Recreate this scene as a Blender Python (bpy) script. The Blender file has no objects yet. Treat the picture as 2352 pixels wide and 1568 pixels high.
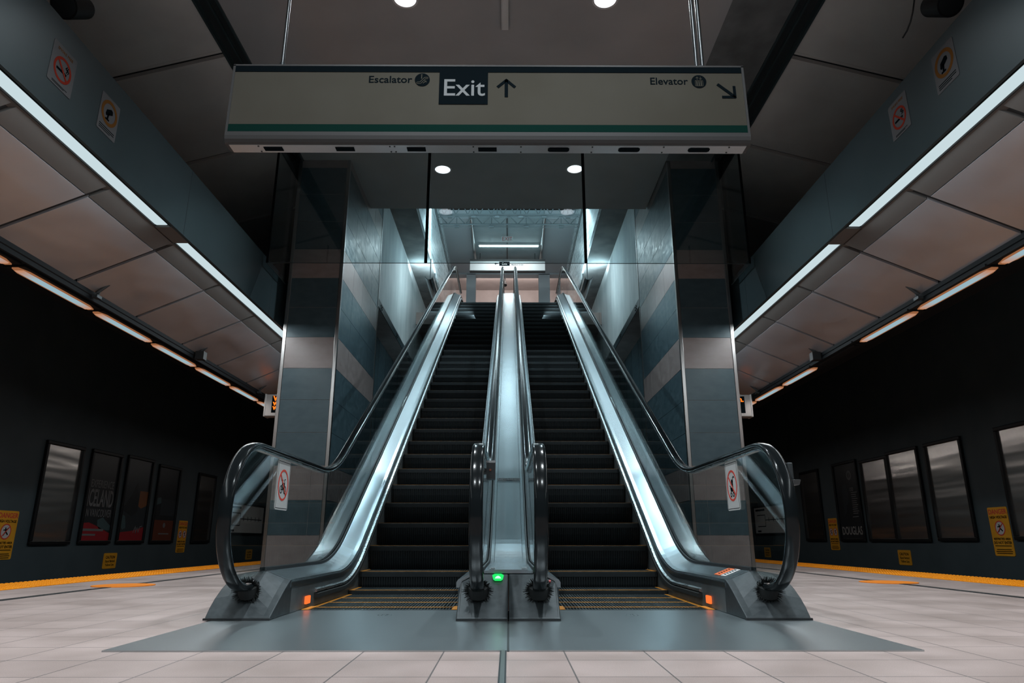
import bpy, bmesh, math, random
from mathutils import Matrix, Vector
random.seed(4)
sc = bpy.context.scene
col = sc.collection
PI = math.pi

# ------------------------------------------------------------------ materials
def mat(name, base=(.5, .5, .5), rough=.5, metal=0.0, spec=.5, coat=0.0, emit=None, estr=0.0):
    m = bpy.data.materials.new(name); m.use_nodes = True
    b = m.node_tree.nodes['Principled BSDF']
    b.inputs['Base Color'].default_value = (*base, 1)
    b.inputs['Roughness'].default_value = rough
    b.inputs['Metallic'].default_value = metal
    b.inputs['Specular IOR Level'].default_value = spec
    b.inputs['Coat Weight'].default_value = coat
    if emit:
        b.inputs['Emission Color'].default_value = (*emit, 1)
        b.inputs['Emission Strength'].default_value = estr
    return m

def nodes(m):
    return m.node_tree.nodes, m.node_tree.links, m.node_tree.nodes['Principled BSDF']

def coords(m, scale=(1, 1, 1), loc=(0, 0, 0), rot=(0, 0, 0)):
    n, l, b = nodes(m)
    g = n.new('ShaderNodeNewGeometry')
    mp = n.new('ShaderNodeMapping')
    mp.inputs['Scale'].default_value = scale
    mp.inputs['Location'].default_value = loc
    mp.inputs['Rotation'].default_value = rot
    l.new(g.outputs['Position'], mp.inputs['Vector'])
    return mp.outputs['Vector']

def mottled(m, c0, c1, scale=(1, 1, 1), nscale=3.0, detail=6, lo=.35, hi=.65, rr=None, bump=0.0):
    """colour (and roughness) wander with a noise, for dirt, grain and brushing"""
    n, l, b = nodes(m)
    v = coords(m, scale)
    t = n.new('ShaderNodeTexNoise'); t.inputs['Scale'].default_value = nscale; t.inputs['Detail'].default_value = detail
    l.new(v, t.inputs['Vector'])
    r = n.new('ShaderNodeValToRGB')
    r.color_ramp.elements[0].position = lo; r.color_ramp.elements[0].color = (*c0, 1)
    r.color_ramp.elements[1].position = hi; r.color_ramp.elements[1].color = (*c1, 1)
    l.new(t.outputs['Fac'], r.inputs['Fac']); l.new(r.outputs['Color'], b.inputs['Base Color'])
    if rr:
        q = n.new('ShaderNodeMapRange')
        q.inputs['From Min'].default_value = lo; q.inputs['From Max'].default_value = hi
        q.inputs['To Min'].default_value = rr[0]; q.inputs['To Max'].default_value = rr[1]
        l.new(t.outputs['Fac'], q.inputs['Value']); l.new(q.outputs['Result'], b.inputs['Roughness'])
    if bump:
        bp = n.new('ShaderNodeBump'); bp.inputs['Strength'].default_value = bump; bp.inputs['Distance'].default_value = .01
        l.new(t.outputs['Fac'], bp.inputs['Height']); l.new(bp.outputs['Normal'], b.inputs['Normal'])
    return m

def waves(m, scale, nscale, strength, dist=.02):
    """gently dented sheet metal: a soft large bump"""
    n, l, b = nodes(m)
    v = coords(m, scale)
    t = n.new('ShaderNodeTexNoise'); t.inputs['Scale'].default_value = nscale; t.inputs['Detail'].default_value = 2
    l.new(v, t.inputs['Vector'])
    bp = n.new('ShaderNodeBump'); bp.inputs['Strength'].default_value = strength; bp.inputs['Distance'].default_value = dist
    l.new(t.outputs['Fac'], bp.inputs['Height']); l.new(bp.outputs['Normal'], b.inputs['Normal'])
    return m

def emission(name, c, s):
    m = bpy.data.materials.new(name); m.use_nodes = True
    n = m.node_tree.nodes; n.clear()
    e = n.new('ShaderNodeEmission'); e.inputs['Color'].default_value = (*c, 1); e.inputs['Strength'].default_value = s
    o = n.new('ShaderNodeOutputMaterial'); m.node_tree.links.new(e.outputs[0], o.inputs[0])
    return m

def glass(name, tint, ior=1.5, dull=0.0):
    m = bpy.data.materials.new(name); m.use_nodes = True
    n = m.node_tree.nodes; l = m.node_tree.links; n.clear()
    t = n.new('ShaderNodeBsdfTransparent'); t.inputs['Color'].default_value = (*tint, 1)
    g = n.new('ShaderNodeBsdfGlossy'); g.inputs['Roughness'].default_value = .01
    f = n.new('ShaderNodeFresnel'); ge = n.new('ShaderNodeNewGeometry')
    mr = n.new('ShaderNodeMapRange'); mr.inputs['To Min'].default_value = ior; mr.inputs['To Max'].default_value = 1 / ior
    l.new(ge.outputs['Backfacing'], mr.inputs['Value']); l.new(mr.outputs['Result'], f.inputs['IOR'])
    mx = n.new('ShaderNodeMixShader')
    l.new(f.outputs[0], mx.inputs[0]); l.new(t.outputs[0], mx.inputs[1]); l.new(g.outputs[0], mx.inputs[2])
    o = n.new('ShaderNodeOutputMaterial'); l.new(mx.outputs[0], o.inputs[0])
    return m

def floor_mat(name, xoff, size=.346):
    m = mat(name, rough=.42, spec=.45)
    n, l, b = nodes(m)
    v = coords(m, (1, 1, 1), (-xoff, -2.986, 0))
    br = n.new('ShaderNodeTexBrick'); br.offset = 0.0
    br.inputs['Scale'].default_value = 1.0
    br.inputs['Brick Width'].default_value = size; br.inputs['Row Height'].default_value = size
    br.inputs['Mortar Size'].default_value = .0035; br.inputs['Mortar Smooth'].default_value = .2
    br.inputs['Color1'].default_value = (.50, .395, .368, 1); br.inputs['Color2'].default_value = (.44, .345, .32, 1)
    br.inputs['Mortar'].default_value = (.16, .14, .135, 1)
    l.new(v, br.inputs['Vector'])
    t = n.new('ShaderNodeTexNoise'); t.inputs['Scale'].default_value = 2.2; t.inputs['Detail'].default_value = 8
    l.new(v, t.inputs['Vector'])
    r = n.new('ShaderNodeValToRGB')
    r.color_ramp.elements[0].position = .3; r.color_ramp.elements[0].color = (.78, .76, .74, 1)
    r.color_ramp.elements[1].position = .7; r.color_ramp.elements[1].color = (1.05, 1.04, 1.04, 1)
    l.new(t.outputs['Fac'], r.inputs['Fac'])
    s = n.new('ShaderNodeTexNoise'); s.inputs['Scale'].default_value = 260; s.inputs['Detail'].default_value = 2
    l.new(v, s.inputs['Vector'])
    r2 = n.new('ShaderNodeValToRGB')
    r2.color_ramp.elements[0].position = .35; r2.color_ramp.elements[0].color = (.86, .86, .86, 1)
    r2.color_ramp.elements[1].position = .65; r2.color_ramp.elements[1].color = (1.08, 1.08, 1.08, 1)
    l.new(s.outputs['Fac'], r2.inputs['Fac'])
    a = n.new('ShaderNodeMix'); a.data_type = 'RGBA'; a.blend_type = 'MULTIPLY'; a.inputs['Factor'].default_value = 1
    l.new(br.outputs['Color'], a.inputs[6]); l.new(r.outputs['Color'], a.inputs[7])
    c = n.new('ShaderNodeMix'); c.data_type = 'RGBA'; c.blend_type = 'MULTIPLY'; c.inputs['Factor'].default_value = 1
    l.new(a.outputs[2], c.inputs[6]); l.new(r2.outputs['Color'], c.inputs[7])
    l.new(c.outputs[2], b.inputs['Base Color'])
    q = n.new('ShaderNodeMapRange'); q.inputs['To Min'].default_value = .3; q.inputs['To Max'].default_value = .55
    l.new(t.outputs['Fac'], q.inputs['Value']); l.new(q.outputs['Result'], b.inputs['Roughness'])
    return m

M = {}
M['floor_l'] = floor_mat('terrazzo_left', -.278)
M['floor_r'] = floor_mat('terrazzo_right', .24)
M['steel'] = mottled(mat('brushed_steel', metal=1.0, rough=.3), (.50, .56, .58), (.62, .68, .70), (30, 1.2, 30), 4, 5, rr=(.24, .36))
M['deck'] = waves(mat('deck_steel', (.40, .46, .49), metal=1.0, rough=.27), (1, .6, .6), 1.0, .25, .03)
M['cover'] = waves(mat('cover_steel', (.36, .42, .45), metal=1.0, rough=.27), (1, .7, .7), 1.0, .3, .03)
M['plate'] = waves(mat('plate_steel', (.54, .59, .61), .31, 1.0), (.8, 2.2, 1), 2.0, .12, .01)
M['trim'] = mat('edge_trim_metal', (.42, .40, .39), .3, 1.0)
M['newel'] = mottled(mat('newel_painted_steel', metal=.4, rough=.42, spec=.3), (.040, .048, .052), (.055, .064, .068), (4, 4, 4), 6, 4)
M['skirt'] = mottled(mat('skirt_steel', metal=.3, rough=.42), (.085, .098, .104), (.12, .135, .14), (2, 2, 2), 4, 4)
M['rubber'] = mat('handrail_rubber', (.007, .009, .010), .15, 0, .2)
M['black'] = mat('black_plastic', (.012, .013, .014), .5)
M['bristle'] = mat('black_bristle', (.006, .007, .007), .8)
M['seam'] = mat('black_sealant', (.006, .007, .008), .8, 0, .04)
M['tread'] = mottled(mat('step_aluminium', metal=.85, rough=.42), (.055, .066, .07), (.09, .105, .11), (2, 2, 2), 9, 4)
M['riser'] = mat('step_riser', (.015, .019, .021), .55, 0, .25)
M['yellow'] = mottled(mat('demarcation_yellow', rough=.55), (.55, .20, .015), (.68, .27, .02), (1, 1, 1), 30, 4)
M['tactile'] = mottled(mat('tactile_yellow', rough=.6, spec=.2), (.84, .26, .003), (.90, .31, .006), (1, 1, 1), 12, 5)
M['glass'] = glass('balustrade_glass', (.90, .95, .95), 1.55)
M['screen'] = glass('smoke_screen_glass', (.80, .86, .87), 1.6)
M['tile_teal'] = mottled(mat('teal_tile', rough=.32, spec=.45), (.050, .084, .100), (.066, .105, .124), (1, 1, 2), 5, 6, rr=(.28, .4))
M['tile_pink'] = mottled(mat('pink_grey_tile', rough=.32, spec=.45), (.245, .20, .192), (.29, .24, .23), (1, 1, 2), 5, 6, rr=(.28, .4))
M['grout'] = mat('pale_grout', (.42, .38, .37), .8)
M['grout_d'] = mat('dark_joint', (.035, .04, .043), .8)
M['fascia'] = mottled(mat('fascia_painted_metal', metal=0, rough=.33, spec=.4), (.036, .054, .060), (.044, .064, .070), (.6, .6, .6), 2, 3)
M['canopy'] = waves(mottled(mat('canopy_panel_metal', metal=.35, rough=.3), (.36, .375, .41), (.41, .425, .46), (1, 1, 1), 1.3, 3), (1, .7, 1), .9, .55, .1)
M['canopy_lip'] = mat('canopy_edge_grey', (.12, .118, .115), .5, .2)
M['upper'] = mottled(mat('upper_panel_paint', rough=.5), (.56, .53, .51), (.64, .61, .58), (1, 1, 1), 1.5, 4)
M['slot'] = mat('slot_dark', (.015, .018, .02), .6)
M['lip'] = mat('panel_lip', (.62, .58, .55), .5)
M['ceil'] = mottled(mat('ceiling_plaster', rough=.75), (.34, .335, .335), (.39, .38, .38), (1, 1, 1), 1.2, 5)
M['ceil_shaft'] = mat('shaft_ceiling_paint', (.30, .32, .325), .6)
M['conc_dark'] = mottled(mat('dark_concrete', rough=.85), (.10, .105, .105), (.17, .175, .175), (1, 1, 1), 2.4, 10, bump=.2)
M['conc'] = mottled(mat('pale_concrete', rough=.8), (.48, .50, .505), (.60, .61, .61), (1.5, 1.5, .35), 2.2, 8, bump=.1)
M['chan'] = mat('channel_dark_metal', (.05, .058, .062), .45, .5)
M['dark'] = mottled(mat('tunnel_wall_paint', rough=.6), (.050, .076, .088), (.062, .090, .104), (1, 1, 1), 1.5, 4)
M['void'] = mat('tunnel_black', (.02, .03, .035), .9)
M['beam'] = mat('edge_beam_black', (.012, .014, .016), .6, 0, .12)
M['strip'] = emission('strip_diffuser', (.78, .95, 1.0), .74)
M['down'] = emission('downlight_lens', (.90, .90, .97), 3.6)
M['fluo'] = emission('fluorescent_tube', (.80, .97, 1.0), 9.0)
M['white'] = mat('white_plastic', (.62, .61, .60), .45)
M['cream'] = mottled(mat('sign_face_cream', rough=.7, spec=0.0), (.075, .069, .056), (.084, .078, .065), (1, 1, 1), 1.5, 3)
M['signgrey'] = mat('sign_case_grey', (.065, .064, .064), .5, 0, .15)
M['signgrey2'] = mat('sign_soffit_grey', (.46, .50, .52), .32, .6)
M['ink'] = mat('sign_ink', (.005, .008, .010), .8, 0, 0.0)
M['exit_text'] = mat('exit_text_grey', (.25, .26, .265), .7, 0, 0)
M['rod'] = mat('hanger_rod_metal', (.10, .105, .108), .35, .8)
M['sticker_white'] = mat('sticker_white', (.15, .15, .155), .7, 0, 0.0)
M['sticker_red'] = mat('sticker_red', (.30, .04, .025), .7, 0, 0.0)
M['sticker_amber'] = mat('sticker_amber', (.19, .085, .025), .7, 0, 0.0)
M['green'] = mat('sign_green_band', (.006, .026, .021), .8, 0, 0.0)
M['red'] = mat('sign_red', (.72, .07, .045), .5)
M['amber'] = mat('sign_amber', (.68, .30, .07), .5)
M['signyel'] = mottled(mat('warning_sign_yellow', rough=.5), (.80, .36, .015), (.88, .42, .025), (1, 1, 1), 5, 3)
M['adsteel'] = waves(mat('ad_backing_steel', (.86, .83, .80), .24, 1.0), (.22, .1, 1.1), 2.0, .5, .06)
M['frame'] = mat('ad_frame_black', (.012, .014, .016), .4, .4)
M['poster'] = mat('poster_dark', (.022, .026, .030), .35)
M['poster2'] = mat('poster_dark_blue', (.035, .043, .05), .35)
M['paper'] = mat('map_paper', (.66, .66, .66), .6)
M['posterred'] = mat('poster_red', (.32, .02, .028), .4)
M['posterrust'] = mat('poster_rust', (.14, .04, .022), .4)
M['posterorange'] = mat('poster_orange', (.22, .085, .03), .4)
M['posterteal'] = mat('poster_teal', (.06, .105, .115), .4)
M['postertext'] = mat('poster_text', (.17, .175, .18), .5)
M['postertext2'] = mat('poster_text_grey', (.30, .29, .28), .5)
M['orange_lamp'] = emission('orange_skirt_lamp', (1.0, .17, .035), 1.15)
M['green_lamp'] = emission('green_lamp', (.02, .9, .16), 1.0)
M['green_core'] = emission('green_lamp_core', (.55, 1.0, .72), 1.2)
M['led'] = emission('led_orange', (1.0, .2, .015), 1.3)
M['case'] = mat('display_case_grey', (.46, .44, .43), .35, .2)
M['dot'] = mat('floor_dot_orange', (.85, .24, .02), .6, 0, .2)
M['orange_tag'] = mat('orange_sticker', (.80, .15, .03), .5)
M['panel'] = mottled(mat('shaft_cladding_metal', metal=.25, rough=.32), (.64, .70, .72), (.72, .78, .80), (3, 1, 14), 2, 4, rr=(.24, .36))
M['upceil'] = mat('upper_ceiling_paint', (.42, .44, .46), .6)
M['upceil2'] = mottled(mat('upper_ceiling_panel', rough=.5), (.30, .36, .38), (.36, .42, .44), (1, 1, 1), 2, 4)
M['pinkwall'] = mottled(mat('lobby_wall_pink', rough=.7), (.46, .40, .385), (.52, .455, .44), (1, 1, 1), 2.5, 6)
M['pipe'] = mat('column_steel', (.55, .60, .62), .22, 1.0)
M['truss'] = mat('truss_paint', (.20, .235, .25), .45, .3)
M['exitred'] = mat('exit_sign_red', (.50, .06, .05), .5)
def _lamp_edge():
    m = bpy.data.materials.new('edge_lamp_lens'); m.use_nodes = True
    n = m.node_tree.nodes; l = m.node_tree.links; n.clear()
    tc = n.new('ShaderNodeTexCoord'); sx = n.new('ShaderNodeSeparateXYZ'); l.new(tc.outputs['Object'], sx.inputs[0])
    ab = n.new('ShaderNodeMath'); ab.operation = 'ABSOLUTE'; l.new(sx.outputs['Y'], ab.inputs[0])
    r = n.new('ShaderNodeValToRGB')
    r.color_ramp.elements[0].position = .38; r.color_ramp.elements[0].color = (.50, .74, .84, 1)
    r.color_ramp.elements[1].position = .66; r.color_ramp.elements[1].color = (.85, .36, .17, 1)
    l.new(ab.outputs[0], r.inputs['Fac'])
    e = n.new('ShaderNodeEmission'); e.inputs['Strength'].default_value = .62; l.new(r.outputs['Color'], e.inputs['Color'])
    o = n.new('ShaderNodeOutputMaterial'); l.new(e.outputs[0], o.inputs[0])
    return m
M['edge_lamp'] = _lamp_edge()
M['edge_rim'] = emission('edge_lamp_rim', (.85, .33, .14), .34)

# ------------------------------------------------------------------ object helpers
W = {}
def wm(o): return W.get(o.name, Matrix.Identity(4))

class MB:
    """collects shapes; build() links them as ONE mesh object"""
    def __init__(self): self.v = []; self.f = []; self.mi = []; self.sm = []
    def add(self, vs, fs, mi=0, smooth=False):
        k = len(self.v); self.v += [tuple(p) for p in vs]
        for f in fs: self.f.append([i + k for i in f]); self.mi.append(mi); self.sm.append(smooth)
    def box(self, x0, x1, y0, y1, z0, z1, mi=0):
        x0, x1 = min(x0, x1), max(x0, x1); y0, y1 = min(y0, y1), max(y0, y1); z0, z1 = min(z0, z1), max(z0, z1)
        self.add([(x0, y0, z0), (x1, y0, z0), (x1, y1, z0), (x0, y1, z0), (x0, y0, z1), (x1, y0, z1), (x1, y1, z1), (x0, y1, z1)],
                 [(0, 3, 2, 1), (4, 5, 6, 7), (0, 1, 5, 4), (1, 2, 6, 5), (2, 3, 7, 6), (3, 0, 4, 7)], mi)
    def prism(self, poly, a, b, axis='x', mi=0):
        n = len(poly); P = []
        for t in (a, b):
            for (p, q) in poly:
                P.append({'x': (t, p, q), 'y': (p, t, q), 'z': (p, q, t)}[axis])
        fs = [list(range(n - 1, -1, -1)), list(range(n, 2 * n))]
        fs += [(i, (i + 1) % n, n + (i + 1) % n, n + i) for i in range(n)]
        self.add(P, fs, mi)
    def strip(self, low, high, a, b, mi=0):
        """solid slab in YZ between two polylines of equal length, from x=a to x=b"""
        n = len(low); P = []
        for x in (a, b):
            for (y, z) in low: P.append((x, y, z))
            for (y, z) in high: P.append((x, y, z))
        L0, H0, L1, H1 = 0, n, 2 * n, 3 * n; fs = []
        for i in range(n - 1):
            fs += [(L0 + i, L0 + i + 1, H0 + i + 1, H0 + i), (L1 + i, H1 + i, H1 + i + 1, L1 + i + 1),
                   (L0 + i, L1 + i, L1 + i + 1, L0 + i + 1), (H0 + i, H0 + i + 1, H1 + i + 1, H1 + i)]
        fs += [(L0, H0, H1, L1), (L0 + n - 1, L1 + n - 1, H1 + n - 1, H0 + n - 1)]
        self.add(P, fs, mi)
    def sweepz(self, path, sec, mi=0, smooth=False):
        """closed section [(x, dz)] carried along a YZ path, kept upright"""
        n = len(sec); P = []; fs = []
        for (y, z) in path:
            for (x, d) in sec: P.append((x, y, z + d))
        for i in range(len(path) - 1):
            for j in range(n):
                k = (j + 1) % n
                fs.append((i * n + j, i * n + k, (i + 1) * n + k, (i + 1) * n + j))
        fs += [list(range(n - 1, -1, -1)), [(len(path) - 1) * n + j for j in range(n)]]
        self.add(P, fs, mi, smooth)
    def sweepn(self, path, sec, mi=0, smooth=True):
        """closed section [(x, dn)] carried along a YZ path, square to it"""
        n = len(sec); P = []; fs = []; m = len(path)
        for i, (y, z) in enumerate(path):
            a = path[max(i - 1, 0)]; b = path[min(i + 1, m - 1)]
            t = Vector((b[0] - a[0], b[1] - a[1])).normalized(); nx, nz = -t.y, t.x
            for (x, d) in sec: P.append((x, y + nx * d, z + nz * d))
        for i in range(m - 1):
            for j in range(n):
                k = (j + 1) % n
                fs.append((i * n + j, i * n + k, (i + 1) * n + k, (i + 1) * n + j))
        self.add(P, fs, mi, smooth)
        self.add(P[:n], [list(range(n - 1, -1, -1))], mi); self.add(P[-n:], [list(range(n))], mi)
    def tube(self, a, b, r, n=10, mi=0, r2=None):
        a = Vector(a); b = Vector(b); d = (b - a).normalized()
        u = d.orthogonal().normalized(); w = d.cross(u); r2 = r if r2 is None else r2
        P = []
        for (c, q) in ((a, r), (b, r2)):
            for i in range(n):
                t = 2 * PI * i / n; P.append(c + (u * math.cos(t) + w * math.sin(t)) * q)
        self.add(P, [(i, (i + 1) % n, n + (i + 1) % n, n + i) for i in range(n)], mi, True)
        self.add(P[:n], [list(range(n - 1, -1, -1))], mi); self.add(P[n:], [list(range(n))], mi)
    def path_tube(self, pts, r, n=8, mi=0):
        for i in range(len(pts) - 1): self.tube(pts[i], pts[i + 1], r, n, mi)
    # flat figures for boards: local x right, y up, z towards the viewer
    def rect(self, x0, x1, y0, y1, z0=0, z1=.002, mi=0): self.box(x0, x1, y0, y1, z0, z1, mi)
    def poly(self, pts, z0=0, z1=.002, mi=0): self.prism(pts, z0, z1, 'z', mi)
    def disc(self, cx, cy, r, z0=0, z1=.002, n=32, mi=0):
        self.poly([(cx + r * math.cos(2 * PI * i / n), cy + r * math.sin(2 * PI * i / n)) for i in range(n)], z0, z1, mi)
    def ring(self, cx, cy, r0, r1, z0=0, z1=.002, n=36, mi=0, sy=1.0):
        for i in range(n):
            a, b = 2 * PI * i / n, 2 * PI * (i + 1) / n
            self.poly([(cx + r0 * math.cos(a), cy + sy * r0 * math.sin(a)), (cx + r1 * math.cos(a), cy + sy * r1 * math.sin(a)),
                       (cx + r1 * math.cos(b), cy + sy * r1 * math.sin(b)), (cx + r0 * math.cos(b), cy + sy * r0 * math.sin(b))], z0, z1, mi)
    def stroke(self, pts, w, z0=0, z1=.002, mi=0):
        for (a, b) in zip(pts[:-1], pts[1:]):
            d = Vector((b[0] - a[0], b[1] - a[1])); L = d.length
            if L < 1e-6: continue
            d /= L; n = Vector((-d.y, d.x)) * w / 2; e = d * w * .3
            A = Vector(a) - e; B = Vector(b) + e
            self.poly([(A + n)[:], (A - n)[:], (B - n)[:], (B + n)[:]], z0, z1, mi)
    def rrect(self, x0, x1, y0, y1, r, z0=0, z1=.002, mi=0):
        pts = []
        for (cx, cy, a0) in ((x1 - r, y1 - r, 0), (x0 + r, y1 - r, 90), (x0 + r, y0 + r, 180), (x1 - r, y0 + r, 270)):
            for k in range(5):
                a = math.radians(a0 + k * 22.5); pts.append((cx + r * math.cos(a), cy + r * math.sin(a)))
        self.poly(pts, z0, z1, mi)
    def build(self, name, mats, parent=None, local=False, bevel=0.0, fix=True):
        me = bpy.data.meshes.new(name)
        V = self.v
        if parent is not None and not local:
            inv = wm(parent).inverted(); V = [tuple(inv @ Vector(p)) for p in V]
        me.from_pydata(V, [], self.f)
        for m in (mats if isinstance(mats, (list, tuple)) else [mats]): me.materials.append(m)
        me.polygons.foreach_set('material_index', self.mi); me.polygons.foreach_set('use_smooth', self.sm)
        if fix:
            bm = bmesh.new(); bm.from_mesh(me); bmesh.ops.recalc_face_normals(bm, faces=bm.faces); bm.to_mesh(me); bm.free()
        o = bpy.data.objects.new(name, me); col.objects.link(o)
        if parent is not None:
            o.parent = parent; W[o.name] = wm(parent).copy()
        if bevel:
            b = o.modifiers.new('bevel', 'BEVEL'); b.width = bevel; b.segments = 2; b.limit_method = 'ANGLE'
        return o

def tag(o, label, cat, group=None, kind=None):
    if label: o['label'] = label
    if cat: o['category'] = cat
    if group: o['group'] = group
    if kind: o['kind'] = kind
    return o
def thing(name, label, cat, m=None, group=None):
    o = bpy.data.objects.new(name, None); col.objects.link(o); o.empty_display_size = .1
    if m is None: m = Matrix.Identity(4)
    elif not isinstance(m, Matrix): m = Matrix.Translation(m)
    o.matrix_world = m; W[o.name] = m.copy()
    return tag(o, label, cat, group)
def struct(name, mb, m, bevel=0.0):
    o = mb.build(name, m, bevel=bevel); o['kind'] = 'structure'; return o
def board(origin, facing):
    """matrix for a flat board: local x right, y up, z towards the viewer"""
    X, Y = {'-y': ((1, 0, 0), (0, 0, 1)), '+x': ((0, 1, 0), (0, 0, 1)), '-x': ((0, -1, 0), (0, 0, 1)), 'up': ((1, 0, 0), (0, 1, 0))}[facing]
    X = Vector(X); Y = Vector(Y); Z = X.cross(Y)
    m = Matrix((X, Y, Z)).transposed().to_4x4(); m.translation = Vector(origin); return m

def text(s, size, m, parent, x, y, z=.002, align='LEFT', name='lettering', bold=0.0, sx=1.0, depth=.0008, slant=0.0):
    """lettering as a mesh part, in the parent board's coordinates"""
    cu = bpy.data.curves.new('t', 'FONT'); cu.body = s; cu.size = size; cu.align_x = align; cu.align_y = 'CENTER'
    cu.extrude = depth; cu.offset = bold; cu.resolution_u = 3; cu.shear = slant
    ob = bpy.data.objects.new('t', cu); col.objects.link(ob)
    bpy.context.view_layer.update()
    me = bpy.data.meshes.new_from_object(ob.evaluated_get(bpy.context.evaluated_depsgraph_get()))
    bpy.data.objects.remove(ob); bpy.data.curves.remove(cu)
    for v in me.vertices: v.co = (v.co.x * sx + x, v.co.y + y, v.co.z + z + depth)
    me.materials.clear(); me.materials.append(m); me.name = name
    o = bpy.data.objects.new(name, me); col.objects.link(o); o.parent = parent; W[o.name] = wm(parent).copy()
    return o
def copy_tree(o, m, parent=None):
    c = o.copy(); col.objects.link(c); W[c.name] = m.copy()
    if parent is None: c.matrix_world = m
    else: c.parent = parent
    for ch in list(o.children): copy_tree(ch, m, c)
    return c
def area(name, loc, rot, sx, sy, power, color, parent=None, spread=180):
    l = bpy.data.lights.new(name, 'AREA'); l.shape = 'RECTANGLE'; l.size = sx; l.size_y = sy
    l.energy = power; l.color = color; l.spread = math.radians(spread)
    o = bpy.data.objects.new(name, l); col.objects.link(o)
    mw = Matrix.Translation(loc) @ rot.to_4x4() if isinstance(rot, Matrix) else Matrix.LocRotScale(loc, rot, None)
    if parent is not None: o.parent = parent; o.matrix_local = wm(parent).inverted() @ mw
    else: o.matrix_world = mw
    return o
from mathutils import Euler
def aim(d): return Vector(d).to_track_quat('-Z', 'Y')
DOWN = Euler((0, 0, 0)).to_quaternion()

# ------------------------------------------------------------------ escalator path
T30 = math.tan(math.radians(30)); Y0 = 6.52; RISE = 7.30
def fillet(P, K, Q, r, n=10):
    a = (Vector(P) - Vector(K)).normalized(); b = (Vector(Q) - Vector(K)).normalized()
    ang = a.angle(b); t = r / math.tan(ang / 2)
    A = Vector(K) + a * t; B = Vector(K) + b * t
    bis = (a + b).normalized(); c = Vector(K) + bis * (r / math.sin(ang / 2))
    va = A - c; vb = B - c; tot = math.atan2(va.x * vb.y - va.y * vb.x, va.dot(vb)); out = []
    for i in range(n + 1):
        th = tot * i / n; out.append((c.x + va.x * math.cos(th) - va.y * math.sin(th), c.y + va.x * math.sin(th) + va.y * math.cos(th)))
    return out
def esc_path(ya, zf, off, yb, r=1.6, r2=2.4, seg=.5):
    K1 = (Y0 + (zf - off) / T30, zf); K2 = (Y0 + (RISE + zf - off) / T30, RISE + zf)
    p = [(ya, zf)] + fillet((ya, zf), K1, K2, r) + fillet(K1, K2, (yb, RISE + zf), r2) + [(yb, RISE + zf)]
    out = [p[0]]
    for q in p[1:]:                      # even spacing on the long straights
        a = out[-1]; L = math.dist(a, q); k = max(1, int(L / seg))
        for i in range(1, k + 1): out.append((a[0] + (q[0] - a[0]) * i / k, a[1] + (q[1] - a[1]) * i / k))
    return out
NOSE = esc_path(4.0, 0, 0, 21, 1.6, 2.0, .1)
def interp(path, y):
    for a, b in zip(path[:-1], path[1:]):
        if a[0] <= y <= b[0] + 1e-9 and b[0] > a[0]: return a[1] + (b[1] - a[1]) * (y - a[0]) / (b[0] - a[0])
    return path[-1][1] if y > path[-1][0] else path[0][1]
DECK = esc_path(4.70, 0, .02, 21.3, 1.7, 2.2)
HR_R = .43; HR_Z = 1.04; HR_YC = 4.40
HRP = esc_path(HR_YC, HR_Z, 1.175, 21.4, 1.5, 2.2)
LOOP = [(HR_YC + HR_R * math.cos(t), HR_Z - HR_R + HR_R * math.sin(t)) for t in [math.radians(-72 - 198 * i / 26) for i in range(27)]]
HR = LOOP[:-1] + HRP

# ------------------------------------------------------------------ setting: floor, tunnel
f = MB()
f.box(-5.47, 0, -3, 4.94, -1.1, 0, 0); f.box(0, 5.98, -3, 4.94, -1.1, 0, 1)
f.box(-5.47, -1.9, 4.94, 40, -1.1, 0, 0); f.box(1.9, 5.98, 4.94, 40, -1.1, 0, 1)
f.box(-1.9, 0, 11.5, 40, -1.1, 0, 0); f.box(0, 1.9, 11.5, 40, -1.1, 0, 1)
struct('floor', f, [M['floor_l'], M['floor_r']])
p = MB(); p.box(-1.9, 1.9, 4.94, 11.5, -1.2, -1.1); struct('floor_pit', p, M['void'])

def tactile(name, x0, x1):
    t = MB(); t.box(x0, x1, -3, 40, .0, .006)
    n = int(round((x1 - x0) / .075)); k = 0
    y = 4.0
    while y < 20:
        for i in range(n):
            cx = x0 + (i + .5) * (x1 - x0) / n; k = len(t.v); P = []
            for (r, z) in ((.022, .006), (.014, .013)):
                for j in range(6): P.append((cx + r * math.cos(j * PI / 3), y + r * math.sin(j * PI / 3), z))
            t.add(P, [(j, (j + 1) % 6, 6 + (j + 1) % 6, 6 + j) for j in range(6)] + [tuple(range(6, 12))])
        y += .075
    return struct(name, t, M['tactile'])
tactile('trim_1', -5.45, -4.80); tactile('trim_2', 5.22, 5.96)
for i, x in enumerate((-4.03, 4.27)):
    g = MB(); g.box(x - .045, x + .045, -3, 40, 0, .003); g.box(x - .012, x + .012, -3, 40, .003, .005, 1)
    struct('trim_%d' % (i + 3), g, [M['chan'], M['trim']])
g = MB(); g.box(-.036, -.008, -3, 3.2, 0, .004); g.box(-.030, -.014, -3, 3.2, .004, .007, 1)
g.box(-.006, .004, 3.2, 4.29, 0, .003)
struct('trim_5', g, [M['chan'], M['trim']])
for (x, y, lab) in ((-4.02, 7.58, 'orange round floor dot beside the left platform edge strip'), (4.27, 8.10, 'orange round floor dot beside the right platform edge strip')):
    d = MB(); d.disc(x, y, .30, 0, .0065, 40); tag(d.build('floor_dot', M['dot']), lab, 'floor marking', 'orange floor dots')

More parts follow.
